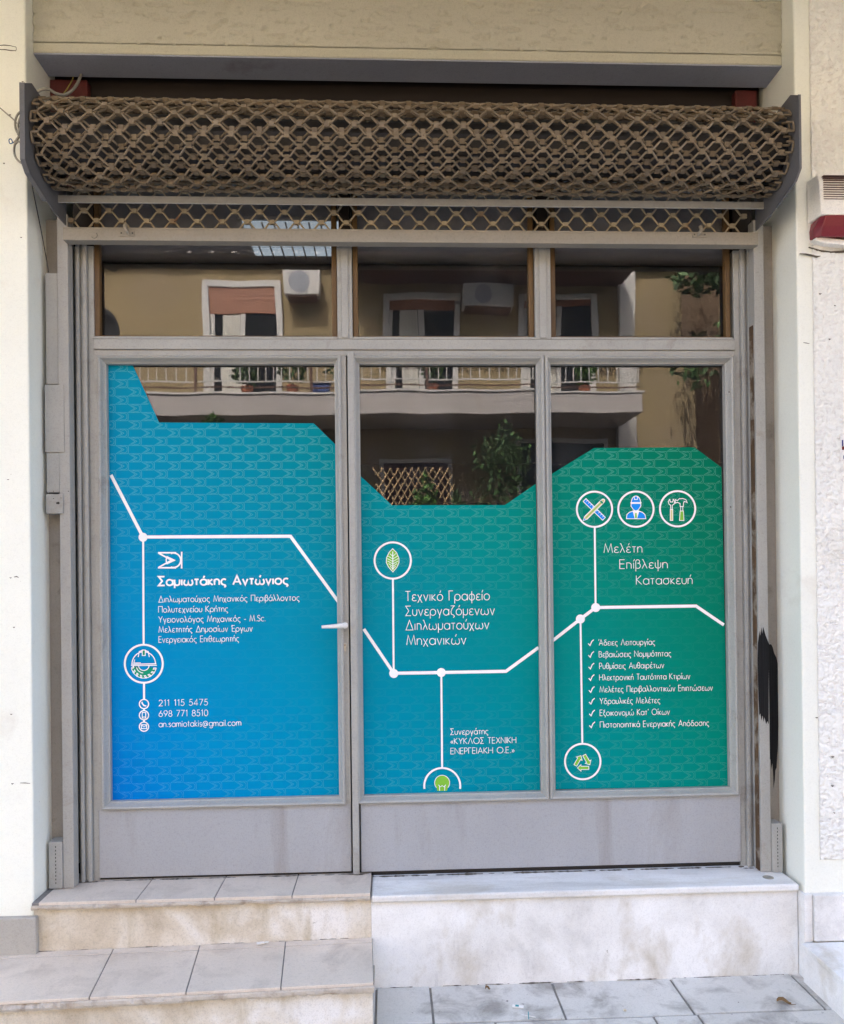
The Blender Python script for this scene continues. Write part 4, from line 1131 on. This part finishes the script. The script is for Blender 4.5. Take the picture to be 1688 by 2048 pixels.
def foot(x0, x1, z0, z1, rail_):
    fb = part('foot_box', mbox(x0, x1, -.118, -.0565, z0, z1), M['rail_paint'], rail_, bevel=.002)
    mb = MB(); xm = x0 + (x1 - x0) * .52
    z = z0 + .02
    while z < z1 - .01:
        mb.box(xm - .0015, xm + .0015, -.1187, -.1182, z, z + .007); z += .0145
    part('slot', mb, M['dark_metal'], fb)
foot(-1.383, -1.3297, .316, P(115, 1684, -.12).z, rl)
foot(1.5868, 1.632, .303, P(1545, 1648, -.12).z, rr)
# a rust-brown edge inside the right rail
part('rust_edge', mbox(1.5395, 1.5427, -.100, -.07, .304, 2.6), surf('rusty_edge', (.10, .06, .03), .9, .4, 14, stain=(.28, .24, .19), stain_scale=9, stain_lo=.5, stain_hi=.6), rr)
# black brushed paint on the right rail and its channel
def smear(pts, Y, nm):
    q = [P(1080 + x / 2.776, 1200 + y / 2.776, Y) for x, y in pts]
    mb = MB(); mb.prism(q, (0, .0008, 0)); part(nm, mb, M['black_paint'], rr)
smear([(1216, 196), (1222, 168), (1225, 200), (1231, 152), (1236, 190), (1240, 150), (1246, 172), (1254, 200), (1266, 230), (1270, 250), (1270, 690), (1262, 672), (1256, 690), (1246, 650), (1242, 676), (1236, 640), (1230, 668), (1224, 630), (1218, 640), (1214, 560), (1211, 470), (1208, 330), (1210, 240)], -.1129, 'paint_smear')
smear([(1240, 180), (1252, 196), (1258, 225), (1266, 222), (1272, 246), (1284, 246), (1292, 262), (1301, 296), (1312, 318), (1318, 340), (1326, 400), (1330, 480), (1329, 560), (1326, 650), (1323, 740), (1321, 820), (1317, 870), (1314, 930), (1307, 945), (1304, 1000), (1297, 1046), (1295, 980), (1290, 905), (1283, 940), (1280, 880), (1272, 905), (1268, 800), (1266, 700), (1255, 690), (1240, 672)], -.0566, 'paint_smear')

# ------------------------------------------------------------------ alarm box on the right pillar
YA = YR - .005
al = thing('alarm_siren', (1.86, YA, 3.03), 'cream alarm siren box with louvres and a red lens on the right pillar', 'alarm')
ax0, ax1 = 1.697, 1.985
zt, zb_ = P(1640, 343, YA - .05).z, P(1625, 494, YA).z
zm1 = zb_ + .335 * (zt - zb_)
mb = MB()   # bevelled housing: sides lean in, top slopes back
dep = .078
def section(z, ins, dp): return [(ax0, YA, z), (ax0 + .003, YA - .02, z), (ax0 + ins, YA - dp, z), (ax1 - ins, YA - dp, z), (ax1 - .003, YA - .02, z), (ax1, YA, z)]
secs = [section(zm1, .012, dep), section(zt - .16, .010, dep), section(zt - .05, .006, dep - .004), section(zt - .016, .010, dep - .022), section(zt, .06, .035)]
secs[-1] = [(ax0 + .03, YA, zt), (ax0 + .031, YA - .01, zt), (ax0 + .034, YA - .03, zt), (ax1 - .034, YA - .03, zt), (ax1 - .031, YA - .01, zt), (ax1 - .03, YA, zt)]
vs = [p for s_ in secs for p in s_]; fs = []
for i in range(len(secs) - 1):
    for j in range(5): fs.append((i * 6 + j, i * 6 + j + 1, (i + 1) * 6 + j + 1, (i + 1) * 6 + j))
fs.append(tuple(range(5, -1, -1))); fs.append(tuple(range((len(secs) - 1) * 6, len(secs) * 6)))
mb.add(vs, fs)
hs = part('housing', mb, M['cream_plastic'], al, bevel=.005)
mb = MB()
for k in range(11):
    z = zt - .030 - k * .0092
    mb.box(ax0 + .022, ax1 - .022, YA - dep - (.0008 if k > 1 else -.0), YA - dep + .02, z - .0016, z + .0012)
part('louvre', mb, M['slot_dark'], hs)
mb = MB()
zl0, zl1 = zb_ + .02, zm1 - .0006
def lens_sec(z, dz, i0, d0, d1):
    return [(ax0 + i0, YA - .002, z + dz), (ax0 + i0 + .001, YA - d0, z + dz), (ax0 + i0 + .02, YA - d1, z), (ax1 - i0 - .02, YA - d1, z), (ax1 - i0 - .001, YA - d0, z + dz), (ax1 - i0, YA - .002, z + dz)]
lsec = [lens_sec(zl0, .006, .006, .030, .050), lens_sec(zl0 + .034, .004, .004, .036, .066), lens_sec(zl1, 0, .012, dep - .012, dep + .001)]
vs = [p for s_ in lsec for p in s_]; fs = []
for i in range(2):
    for j in range(5): fs.append((i * 6 + j, i * 6 + j + 1, (i + 1) * 6 + j + 1, (i + 1) * 6 + j))
fs.append(tuple(range(5, -1, -1))); fs.append(tuple(range(12, 18)))
mb.add(vs, fs)
part('red_lens', mb, M['red_lens'], al, bevel=.003)
mb = MB()
bk = [(ax0 + .001, zm1), (ax0 + .002, zb_ + .012), (ax0 + .05, zb_ - .002), (ax0 + .147, zb_ - .008), (ax1 - .05, zb_ - .002), (ax1 - .002, zb_ + .012), (ax1 - .001, zm1)]
mb.prism([(x, YA - .0005, z) for x, z in bk], (0, -.0012, 0))
low = [(ax0 + .004, zb_ + .016), (ax0 + .05, zb_ + .001), (ax0 + .147, zb_ - .006), (ax1 - .05, zb_ + .001), (ax1 - .004, zb_ + .016), (ax1 - .02, zb_ + .026), (ax0 + .147, zb_ + .014), (ax0 + .02, zb_ + .026)]
mb.prism([(x, YA - .002, z) for x, z in low], (0, -.03, 0))
part('back_plate', mb, M['cream_plastic'], al, bevel=.002)

# ------------------------------------------------------------------ small notice, cables
q0, q1 = P(1680, 869, YR - .006), P(1680, 921, YR - .006)
st = thing('paper_notice', (q0.x + .05, YR - .006, q1.z), 'small glossy paper notice stuck on the rough right pillar', 'notice')
part('sheet', mbox(q0.x, q0.x + .1, YR - .0075, YR - .006, q1.z, q0.z), M['white_plastic'], st)
mb = MB(); zc = (q0.z + q1.z) / 2
mb.box(q0.x + .006, q0.x + .012, YR - .0082, YR - .0077, zc + .005, zc + .03); mb.box(q0.x + .012, q0.x + .09, YR - .0082, YR - .0077, q1.z + .006, q1.z + .02)
part('printed_block', mb, flat('navy_print', (.05, .06, .2)), st)
part('printed_spot', mbox(q0.x + .006, q0.x + .03, YR - .0084, YR - .0078, zc - .010, zc + .004), flat('maroon_print', (.14, .02, .02)), st)

def smooth_path(pts, n=6):
    pts = [Vector(p) for p in pts]; out = []
    for i in range(len(pts) - 1):
        p0, p1, p2, p3 = pts[max(i - 1, 0)], pts[i], pts[i + 1], pts[min(i + 2, len(pts) - 1)]
        for k in range(n):
            t = k / n
            out.append(.5 * ((2 * p1) + (p2 - p0) * t + (2 * p0 - 5 * p1 + 4 * p2 - p3) * t * t + (3 * p1 - p0 - 3 * p2 + p3) * t ** 3))
    out.append(pts[-1]); return out
def cable(name, px, Y, r, mat, label, cat, group=None):
    mb = MB(); mb.tube(smooth_path([P(x, y, yy) for (x, y), yy in zip(px, Y if isinstance(Y, list) else [Y] * len(px))]), r, 7)
    o = mb.build(name, mat, smooth=True); tag(o, label, cat, group); return o
lo = thing('wire_bundle', P(45, 260, YL), 'tangled loop of grey cables hanging on the left pillar beside the grille', 'cable')
mb = MB()
for pts, yy in (([(60, 222), (47, 222), (36, 228), (30, 245), (33, 262), (42, 272), (54, 277)], -.26), ([(62, 224), (48, 226), (40, 236), (36, 252), (40, 268), (50, 280), (46, 287), (36, 283), (29, 290)], -.27),
                ([(60, 262), (45, 268), (33, 280), (28, 298), (31, 314), (41, 325), (58, 332)], -.265), ([(62, 230), (50, 234), (44, 244), (40, 262), (36, 276), (28, 286)], -.255), ([(63, 228), (54, 232), (46, 246), (40, 258), (36, 270)], -.28)):
    mb.tube(smooth_path([P(x, y, yy) for x, y in pts]), .0042, 7)
part('cable', mb, M['cable'], lo, smooth=True)
mb = MB(); mb.tube(smooth_path([P(x, y, -.24) for x, y in [(-12, 210), (0, 216), (14, 228), (28, 240), (44, 260)]]), .0024, 6)
part('thin_wire', mb, M['cable'], lo, smooth=True)
mb = MB(); mb.tube(smooth_path([P(x, y, -.272) for x, y in [(26, 286), (22, 278), (18, 280), (20, 287), (27, 285)]]), .002, 6)
part('blue_wire', mb, M['cable_blue'], lo, smooth=True)
cable('power_cable', [(74, 184), (84, 179), (98, 179), (112, 187), (128, 190), (142, 183), (152, 172), (158, 160), (163, 146), (164, 138)], [-.2, -.2, -.19, -.17, -.14, -.1, -.07, -.05, -.03, -.01], .0058, M['cable'],
      'thick grey cable curling from the soffit above the left end of the grille', 'cable')
cable('earth_wire', [(149, 140), (146, 156), (138, 172), (126, 190), (120, 206)], [-.01, -.02, -.04, -.08, -.12], .0024, surf('yellow_green_wire', (.30, .27, .06), .5, .2, 30),
      'thin yellowish wire behind the thick cable under the soffit', 'wire')
cable('hanging_wire', [(62, 352), (66, 380), (74, 420), (84, 470), (94, 525), (97, 545)], [-.2, -.19, -.16, -.13, -.11, -.1], .0022, M['cable_dark'],
      'thin black wire hanging down the left reveal into the rail cover', 'wire')

# ------------------------------------------------------------------ litter on the pavement and steps
c = G(1036, 2013, GZ + .004)
bl_ = thing('blister_card', c, 'small white blister card with a teal patch lying on the pavement', 'litter')
rz = Matrix.Rotation(rad(-14), 3, 'Z')
def flatbox(c, hx_, hy_, hz_, R_):
    mb = MB(); mb.obox(c, R_ @ Vector((hx_, 0, 0)), R_ @ Vector((0, hy_, 0)), Vector((0, 0, hz_))); return mb
part('card', flatbox(c, .021, .008, .0016, rz), M['white_plastic'], bl_)
part('patch', flatbox(c + Vector((-.003, .002, .0022)), .0065, .005, .0006, rz), M['teal_plastic'], bl_)
c = G(1057, 2032, GZ + .004)
cr = thing('plastic_cross', c, 'cross of white and teal plastic strips lying beside the blister card', 'litter')
part('white_strip', flatbox(c, .026, .0016, .001, Matrix.Rotation(rad(-22), 3, 'Z')), M['white_plastic'], cr)
part('teal_strip', flatbox(c + Vector((0, 0, .0022)), .0016, .024, .001, Matrix.Rotation(rad(-8), 3, 'Z')), M['teal_plastic'], cr)
def dry_leaf(px, py, L, an, label, z=GZ):
    c = G(px, py, z + .005); mb = MB(); R_ = Matrix.Rotation(rad(an), 3, 'Z')
    top = []; n = 7; vs = []
    for i in range(n):
        u = i / (n - 1); wv = math.sin(math.pi * (u * .9 + .08)) * L * .32 * (1 + .25 * math.sin(i * 2.3))
        zz = .006 * math.sin(u * 5) + .003
        for sg, dz in ((-1, .009), (0, 0), (1, .007)): vs.append(c + R_ @ Vector(((u - .5) * L, sg * wv, zz + dz)))
    fs = []
    for i in range(n - 1):
        for j in range(2): fs.append((i * 3 + j, i * 3 + j + 1, (i + 1) * 3 + j + 1, (i + 1) * 3 + j))
    mb.add(vs, fs); mb.tube([vs[-2], vs[-2] + R_ @ Vector((L * .35, .004, .002))], .001, 5)
    o = mb.build('dry_leaf', M['leaf_dry']); tag(o, label, 'leaf'); md = o.modifiers.new('thick', 'SOLIDIFY'); md.thickness = .0008
dry_leaf(1568, 2006, .05, -18, 'curled brown dry leaf on the pavement near the low marble step')
dry_leaf(975, 1979, .02, 30, 'tiny brown leaf crumb by the base of the marble sill', GZ)
c = G(1250, 2020, GZ + .004)
mb = MB(); mb.lathe([(.002, -.004), (.0055, -.002), (.006, .001), (.003, .004)], c, 'z', 10)
tag(mb.build('pebble', surf('pale_pebble', (.62, .55, .42), .7, .1, 30)), 'pale round pebble in the middle of the front paving slab', 'pebble')
c = G(521, 1886, zr + .004)
mb = MB(); mb.obox(c, Vector((.014, .003, 0)), Vector((-.002, .007, 0)), Vector((0, 0, .002))); mb.obox(c + Vector((.022, .004, .001)), Vector((.008, -.004, .002)), Vector((.002, .004, 0)), Vector((0, 0, .0015)))
tag(mb.build('paper_scrap', M['white_plastic']), 'torn white paper scrap at the back of the lower tiled step', 'litter')

# ------------------------------------------------------------------ across the street (seen in the glass)
M['tan_wall'] = surf('tan_render', (.27, .205, .11), .9, .12, .6, stain=(.26, .20, .13), stain_scale=.9, stain_lo=.5, stain_hi=.75, bumps=((20, .3, .01, (1, 1, 1)),))
M['slab_paint'] = surf('pale_slab_paint', (.40, .365, .345), .85, .1, 1.2, stain=(.26, .22, .18), stain_scale=2.2, stain_lo=.62, stain_hi=.78, stretch=(1, 1, .3))
M['white_trim'] = surf('white_trim', (.52, .50, .47), .7, .06, 3)
M['shutter'] = surf('terracotta_shutter', (.28, .125, .075), .6, .08, 4, bumps=((3.2, .6, .02, (.02, .02, 8)),))
M['curtain'] = surf('white_curtain', (.50, .48, .42), .9, .15, 8, stretch=(3, 3, .2))
M['dark_brown'] = surf('dark_brown_paint', (.06, .028, .024), .7, .15, 3)
M['rust_rail'] = surf('brown_iron', (.10, .05, .035), .7, .2, 10)
M['bamboo'] = surf('bamboo_cane', (.46, .33, .18), .7, .2, 12)
M['bark'] = surf('bark', (.10, .075, .05), .9, .2, 10)
def leafmat(name, c):
    mt, t, b = newmat(name)
    oi = t.nodes.new('ShaderNodeNewGeometry')
    col = ramp(t, oi.outputs['Random Per Island'], [(0, scl(c, .55)), (.6, c), (1, scl(c, 1.7))])
    t.links.new(col, b.inputs['Base Color']); b.inputs['Roughness'].default_value = .6; return mt
M['leaf'] = leafmat('green_leaf', (.045, .095, .025)); M['leaf2'] = leafmat('fresh_leaf', (.07, .15, .03))
M['blue_plastic'] = surf('blue_plastic', (.05, .08, .22), .5, .1, 5); M['terracotta'] = surf('terracotta_pot', (.30, .10, .05), .8, .15, 8)
M['grey_wall'] = surf('grey_render', (.30, .31, .34), .9, .1, .8)

WY = -10.3
op = thing('apartment_block', (0, WY, GZ), 'tan apartment block with a long balcony, reflected in the shop glass', 'building')
part('wall', mbox(-13, 5.3, WY - 6, WY, GZ, 7.15), M['tan_wall'], op)
part('roof_edge', mbox(-13.1, 5.4, WY - 6, WY + .15, 7.1503, 7.3), M['slab_paint'], op)
part('pilaster', mbox(4.12, 4.42, WY - .2, WY + .14, GZ, 7.15), M['white_trim'], op)
bs = part('balcony_slab', mbox(-13, 4.17, WY, -9.1, 4.24, 4.58), M['slab_paint'], op, bevel=.01)
part('slab_lip', mbox(-13.02, 4.2, WY, -9.08, 4.5803, 4.61), M['white_trim'], bs)
mb = MB()
x = -12.9; z0, z1 = 4.80, 5.28
while x < 4.15:
    mb.box(x, x + .016, -9.19, -9.174, z0, z1); x += .14
mb.box(-12.95, 4.15, -9.196, -9.168, z1, z1 + .035); mb.box(-12.95, 4.15, -9.195, -9.17, z0 - .02, z0)
for k in range(10): mb.box(4.12, 4.136, -9.19 - .1 * k, -9.174 - .1 * k, z0, z1)
part('railing', mb, M['white_trim'], op)
mb = MB(); mb.box(-12.95, 4.15, -9.15, -9.135, 4.68, 4.70)
x = -12.4
while x < 4.2: mb.box(x, x + .04, -9.155, -9.13, 4.61, 5.30); x += 1.86
part('railing_post', mb, M['rust_rail'], op)
part('upper_balcony', mbox(-.62, 4.17, WY, -9.15, 6.78, 7.0), M['dark_brown'], op)
def flat_window(x0, x1, z0, z1, blind, seed):
    mb = MB(); t_ = .11
    mb.box(x0, x0 + t_, WY - .02, WY + .05, z0, z1); mb.box(x1 - t_, x1, WY - .02, WY + .05, z0, z1); mb.box(x0 + t_ + .001, x1 - t_ - .001, WY - .02, WY + .05, z1 - t_, z1)
    fr_ = part('window', mb, M['white_trim'], op, bevel=.01)
    part('pane', mbox(x0 + t_, x1 - t_, WY - .02, WY + .004, z0, z1 - t_), M['opp_glass'], fr_)
    if blind: part('roller_blind', mbox(x0 + t_ + .003, x1 - t_ - .003, WY + .005, WY + .03, z1 - t_ - blind, z1 - t_ - .003), M['shutter'], fr_)
    mb = MB(); xm = (x0 + x1) / 2
    mb.box(xm - .05, xm + .04, WY + .005, WY + .022, z0, z1 - t_ - blind - .004)
    mb.box(x0 + t_ + .004, x0 + t_ + .07, WY + .005, WY + .022, z0, z1 - t_ - blind - .004)
    part('sash', mb, M['white_trim'], fr_)
    mb = MB(); n = 12; xa, xb_ = x0 + t_ + .2, xm - .06
    vs = []
    for i in range(n + 1):
        xx = xa + (xb_ - xa) * i / n; yy = WY + .0055 + .006 * (i % 2)
        vs += [(xx, yy, z0), (xx, yy, z1 - t_ - blind - .01)]
    mb.add(vs, [(2 * i, 2 * i + 2, 2 * i + 3, 2 * i + 1) for i in range(n)])
    cu = part('curtain', mb, M['curtain'], fr_, fix=False); md = cu.modifiers.new('thick', 'SOLIDIFY'); md.thickness = .002
flat_window(-3.21, -1.83, 4.62, 6.84, .48, 1)
flat_window(-.05, 1.28, 4.62, 6.62, .16, 2)
flat_window(2.35, 3.75, 4.62, 6.62, .12, 3)
flat_window(-7.4, -6.1, 4.62, 6.8, .8, 4)
def gf(x0, x1, z0, z1, blind):
    mb = MB(); t_ = .07
    mb.box(x0, x0 + t_, WY - .02, WY + .05, z0, z1); mb.box(x1 - t_, x1, WY - .02, WY + .05, z0, z1); mb.box(x0 + t_ + .001, x1 - t_ - .001, WY - .02, WY + .05, z1 - t_, z1)
    fr_ = part('window', mb, M['white_trim'], op)
    part('roller_blind', mbox(x0 + t_, x1 - t_, WY - .02, WY + .012, z0, z1 - t_), M['dark_brown'] if blind else M['opp_glass'], fr_)
gf(-.17, 1.13, 2.2, 3.68, True); gf(2.27, 3.95, 1.9, 4.05, False); gf(-5.6, -4.2, 2.2, 3.7, True)
part('drain_pipe', (lambda m_: (m_.tube([(4.05, -9.9, 3.8), (4.05, -9.9, 3.7), (4.12, -10.2, 3.45), (4.12, -10.2, 0)], .06, 8), m_)[1])(MB()), M['grey_wall'], op, smooth=True)
# air conditioners on the wall
def ac(x0, x1, z0, z1, label):
    t_ = thing('air_conditioner', ((x0 + x1) / 2, WY, z0), label, 'air conditioner', 'air conditioners across the street')
    part('casing', mbox(x0, x1, WY + .06, WY + .36, z0, z1), M['white_trim'], t_, bevel=.015)
    mb = MB(); cxx, czz, rr_ = x0 + (x1 - x0) * .42, (z0 + z1) / 2, (z1 - z0) * .42
    mb.lathe([(rr_, 0), (rr_, .006)], (cxx, WY + .361, czz), 'y', 24)
    part('fan_guard', mb, M['grey_wall'], t_)
    part('bracket', mbox(x0 + .05, x1 - .05, WY, WY + .34, z0 - .03, z0 - .001), M['rust_rail'], t_)
ac(-1.74, -1.12, 6.5, 6.92, 'white air conditioner on the tan wall right of the terracotta blind')
ac(1.3, 2.2, 6.30, 6.66, 'long white air conditioner under the brown upper balcony')
dd = thing('satellite_dish', (-4.55, -9.16, 5.32), 'dark satellite dish at the left end of the reflected balcony rail', 'satellite dish')
mb = MB(); mb.lathe([(.02, 0), (.24, .02), (.42, .08), (.50, .14), (.495, .15), (.41, .09), (.24, .032)], (-4.62, -9.0, 5.42), 'y', 28)
part('reflector', mb, surf('black_dish', (.012, .012, .013), .6), dd, smooth=True)
part('mast', mbox(-4.64, -4.60, -9.02, -8.998, 5.0, 5.4), M['rust_rail'], dd)

# plants, pots and bits on the balcony and in the front garden
def foliage(mb, c, rx, ry, rz_, n, s, mi=0):
    for _ in range(n):
        while True:
            u = Vector((random.uniform(-1, 1), random.uniform(-1, 1), random.uniform(-1, 1)))
            if u.length < 1: break
        p = Vector(c) + Vector((u.x * rx, u.y * ry, u.z * rz_))
        a_ = Vector((random.gauss(0, 1), random.gauss(0, 1), random.gauss(0, 1))).normalized()
        b_ = a_.orthogonal().normalized(); k = s * random.uniform(.6, 1.4)
        mb.add([p - a_ * k, p + b_ * k * .45, p + a_ * k, p - b_ * k * .45], [(0, 1, 2, 3)], mi)
def pot_plant(x, y, z, hh, wv, label, leaf='leaf', n=160):
    t_ = thing('potted_plant', (x, y, z), label, 'plant', 'balcony plants across the street')
    mb = MB(); mb.lathe([(.07, 0), (.10, .16), (.11, .17), (.10, .18)], (x, y, z), 'z', 14); part('pot', mb, M['terracotta'], t_)
    mb = MB(); foliage(mb, (x, y, z + .2 + hh / 2), wv, wv * .7, hh / 2, n, .055); part('foliage', mb, M[leaf], t_, fix=False)
pot_plant(-2.35, -9.5, 4.61, .35, .22, 'short bushy pot plant before the balcony curtain')
pot_plant(-1.55, -9.45, 4.61, .55, .25, 'tall pot plant right of the curtained balcony window')
pot_plant(-.75, -9.45, 4.61, .75, .3, 'tallest leafy pot plant on the balcony beside the blue crate', 'leaf2', 240)
pot_plant(.75, -9.5, 4.61, .5, .2, 'slim pot plant before the middle balcony window')
pot_plant(3.35, -9.5, 4.61, .4, .2, 'pot plant at the right end of the balcony', 'leaf2')
cb = thing('plastic_crate', (-1.1, -9.4, 4.61), 'blue plastic crate on the reflected balcony floor', 'crate')
mb = MB(); mb.box(-1.25, -.93, -9.5, -9.3, 4.61, 4.80); part('tub', mb, M['blue_plastic'], cb, bevel=.02)
part('rim', mbox(-1.265, -.915, -9.515, -9.285, 4.8003, 4.822), M['blue_plastic'], cb)
# raised front garden
gw = thing('garden_wall', (0, -8.2, GZ), 'low rendered garden wall in front of the reflected apartment block', 'wall')
part('wall_body', mbox(-13, 5.3, -8.5, -8.1, GZ, 2.55), M['tan_wall'], gw)
part('coping', mbox(-13, 5.3, -8.54, -8.06, 2.5503, 2.6), M['slab_paint'], gw)
tr = thing('trellis', (.45, -8.9, 2.4), 'bamboo lattice trellis in front of the dark ground floor window', 'trellis')
mb = MB(); x0, x1, z0, z1 = -.25, 1.05, 2.3, 3.32
n = 11
for k in range(-7, n + 1):
    for sg in (1, -1):
        xa = x0 + k * (x1 - x0) / n; pts = []
        xs_, xe_ = xa, xa + .62
        if sg < 0: xs_, xe_ = xe_, xs_
        q = []
        for i in range(9):
            u = i / 8.0; xx = xs_ + (xe_ - xs_) * u
            if x0 <= xx <= x1: q.append((xx, -8.9 + .012 * sg, z0 + (z1 - z0) * u))
        if len(q) > 1: mb.tube(q, .011, 5)
part('cane', mb, M['bamboo'], tr)
def shrub(x, y, z, hh, wv, n, label, leaf, lobes=5):
    t_ = thing('shrub', (x, y, z), label, 'shrub', 'shrubs in the garden across the street')
    mb = MB()
    for q in range(lobes):
        foliage(mb, (x + random.uniform(-.5, .5) * wv, y + random.uniform(-.3, .3) * wv, z + hh * random.uniform(.3, .85)), wv * .55, wv * .5, hh * .25, n // lobes, .05)
    foliage(mb, (x + wv * .2, y, z + hh), wv * .25, wv * .25, hh * .2, n // 8, .045)
    part('foliage', mb, M[leaf], t_, fix=False)
    mb = MB()
    for q in range(4): mb.tube([(x, y, z), (x + random.uniform(-.2, .2) * wv, y, z + hh * .5), (x + random.uniform(-.4, .4) * wv, y, z + hh * .9)], [.02, .013, .006], 5)
    part('stem', mb, M['bark'], t_)
shrub(.52, -8.75, 2.3, .8, .28, 260, 'low leafy shrub in front of the bamboo trellis', 'leaf2')
shrub(1.0, -8.75, 2.3, .55, .25, 200, 'small shrub at the right edge of the trellis', 'leaf')
shrub(1.75, -8.8, 2.3, 1.5, .55, 800, 'tall bushy shrub between the trellis and the dark doorway', 'leaf', 7)
shrub(2.45, -8.75, 2.3, .7, .35, 260, 'low shrub before the dark doorway', 'leaf2')
hp_ = thing('hanging_plant', (-2.75, -9.0, 4.1), 'small green plant hanging under the reflected balcony slab', 'plant')
mb = MB(); foliage(mb, (-2.75, -9.0, 4.05), .17, .12, .2, 140, .05); part('foliage', mb, M['leaf2'], hp_, fix=False)
mb = MB(); mb.tube([(-2.75, -9.06, 4.24), (-2.75, -9.0, 4.1)], .01, 5); part('stem', mb, M['bark'], hp_)
# darker house and a tree beyond the corner
nb = thing('corner_house', (9, WY - 1, GZ), 'dark brown house behind the tree, at the right edge of the reflection', 'building')
part('wall', mbox(5.6, 16, WY - 7, WY - .9, GZ, 9.0), surf('brown_render', (.13, .085, .05), .9, .15, .7), nb)
part('roof', mbox(5.5, 16.2, WY - 7.2, WY - .6, 9.0003, 9.3), M['dark_brown'], nb)
part('pillar', mbox(5.31, 5.6, WY - 1.2, WY - .2, GZ, 5.2), M['tan_wall'], nb)
tt = thing('street_tree', (6.3, -9.0, GZ), 'dark leafy tree standing beside the tan apartment block', 'tree')
mb = MB(); mb.tube([(6.3, -9.0, GZ), (6.25, -9.0, 2), (6.35, -9.05, 3.6), (6.3, -9, 5.5)], [.16, .13, .11, .05], 9)
mb.tube([(6.33, -9.02, 3.4), (5.9, -8.9, 4.6), (5.6, -8.8, 5.6)], [.07, .05, .02], 6); mb.tube([(6.33, -9.02, 3.7), (6.9, -9.1, 4.9), (7.1, -9.1, 6)], [.07, .05, .02], 6)
part('trunk', mb, M['bark'], tt, smooth=True)
mb = MB()
for q in range(20):
    foliage(mb, (6.3 + random.uniform(-1.1, 1.1), -9 + random.uniform(-.8, .8), 6.5 + random.uniform(-1.3, 1.5)), .5, .5, .45, 130, .085)
part('crown', mb, M['leaf'], tt, fix=False)
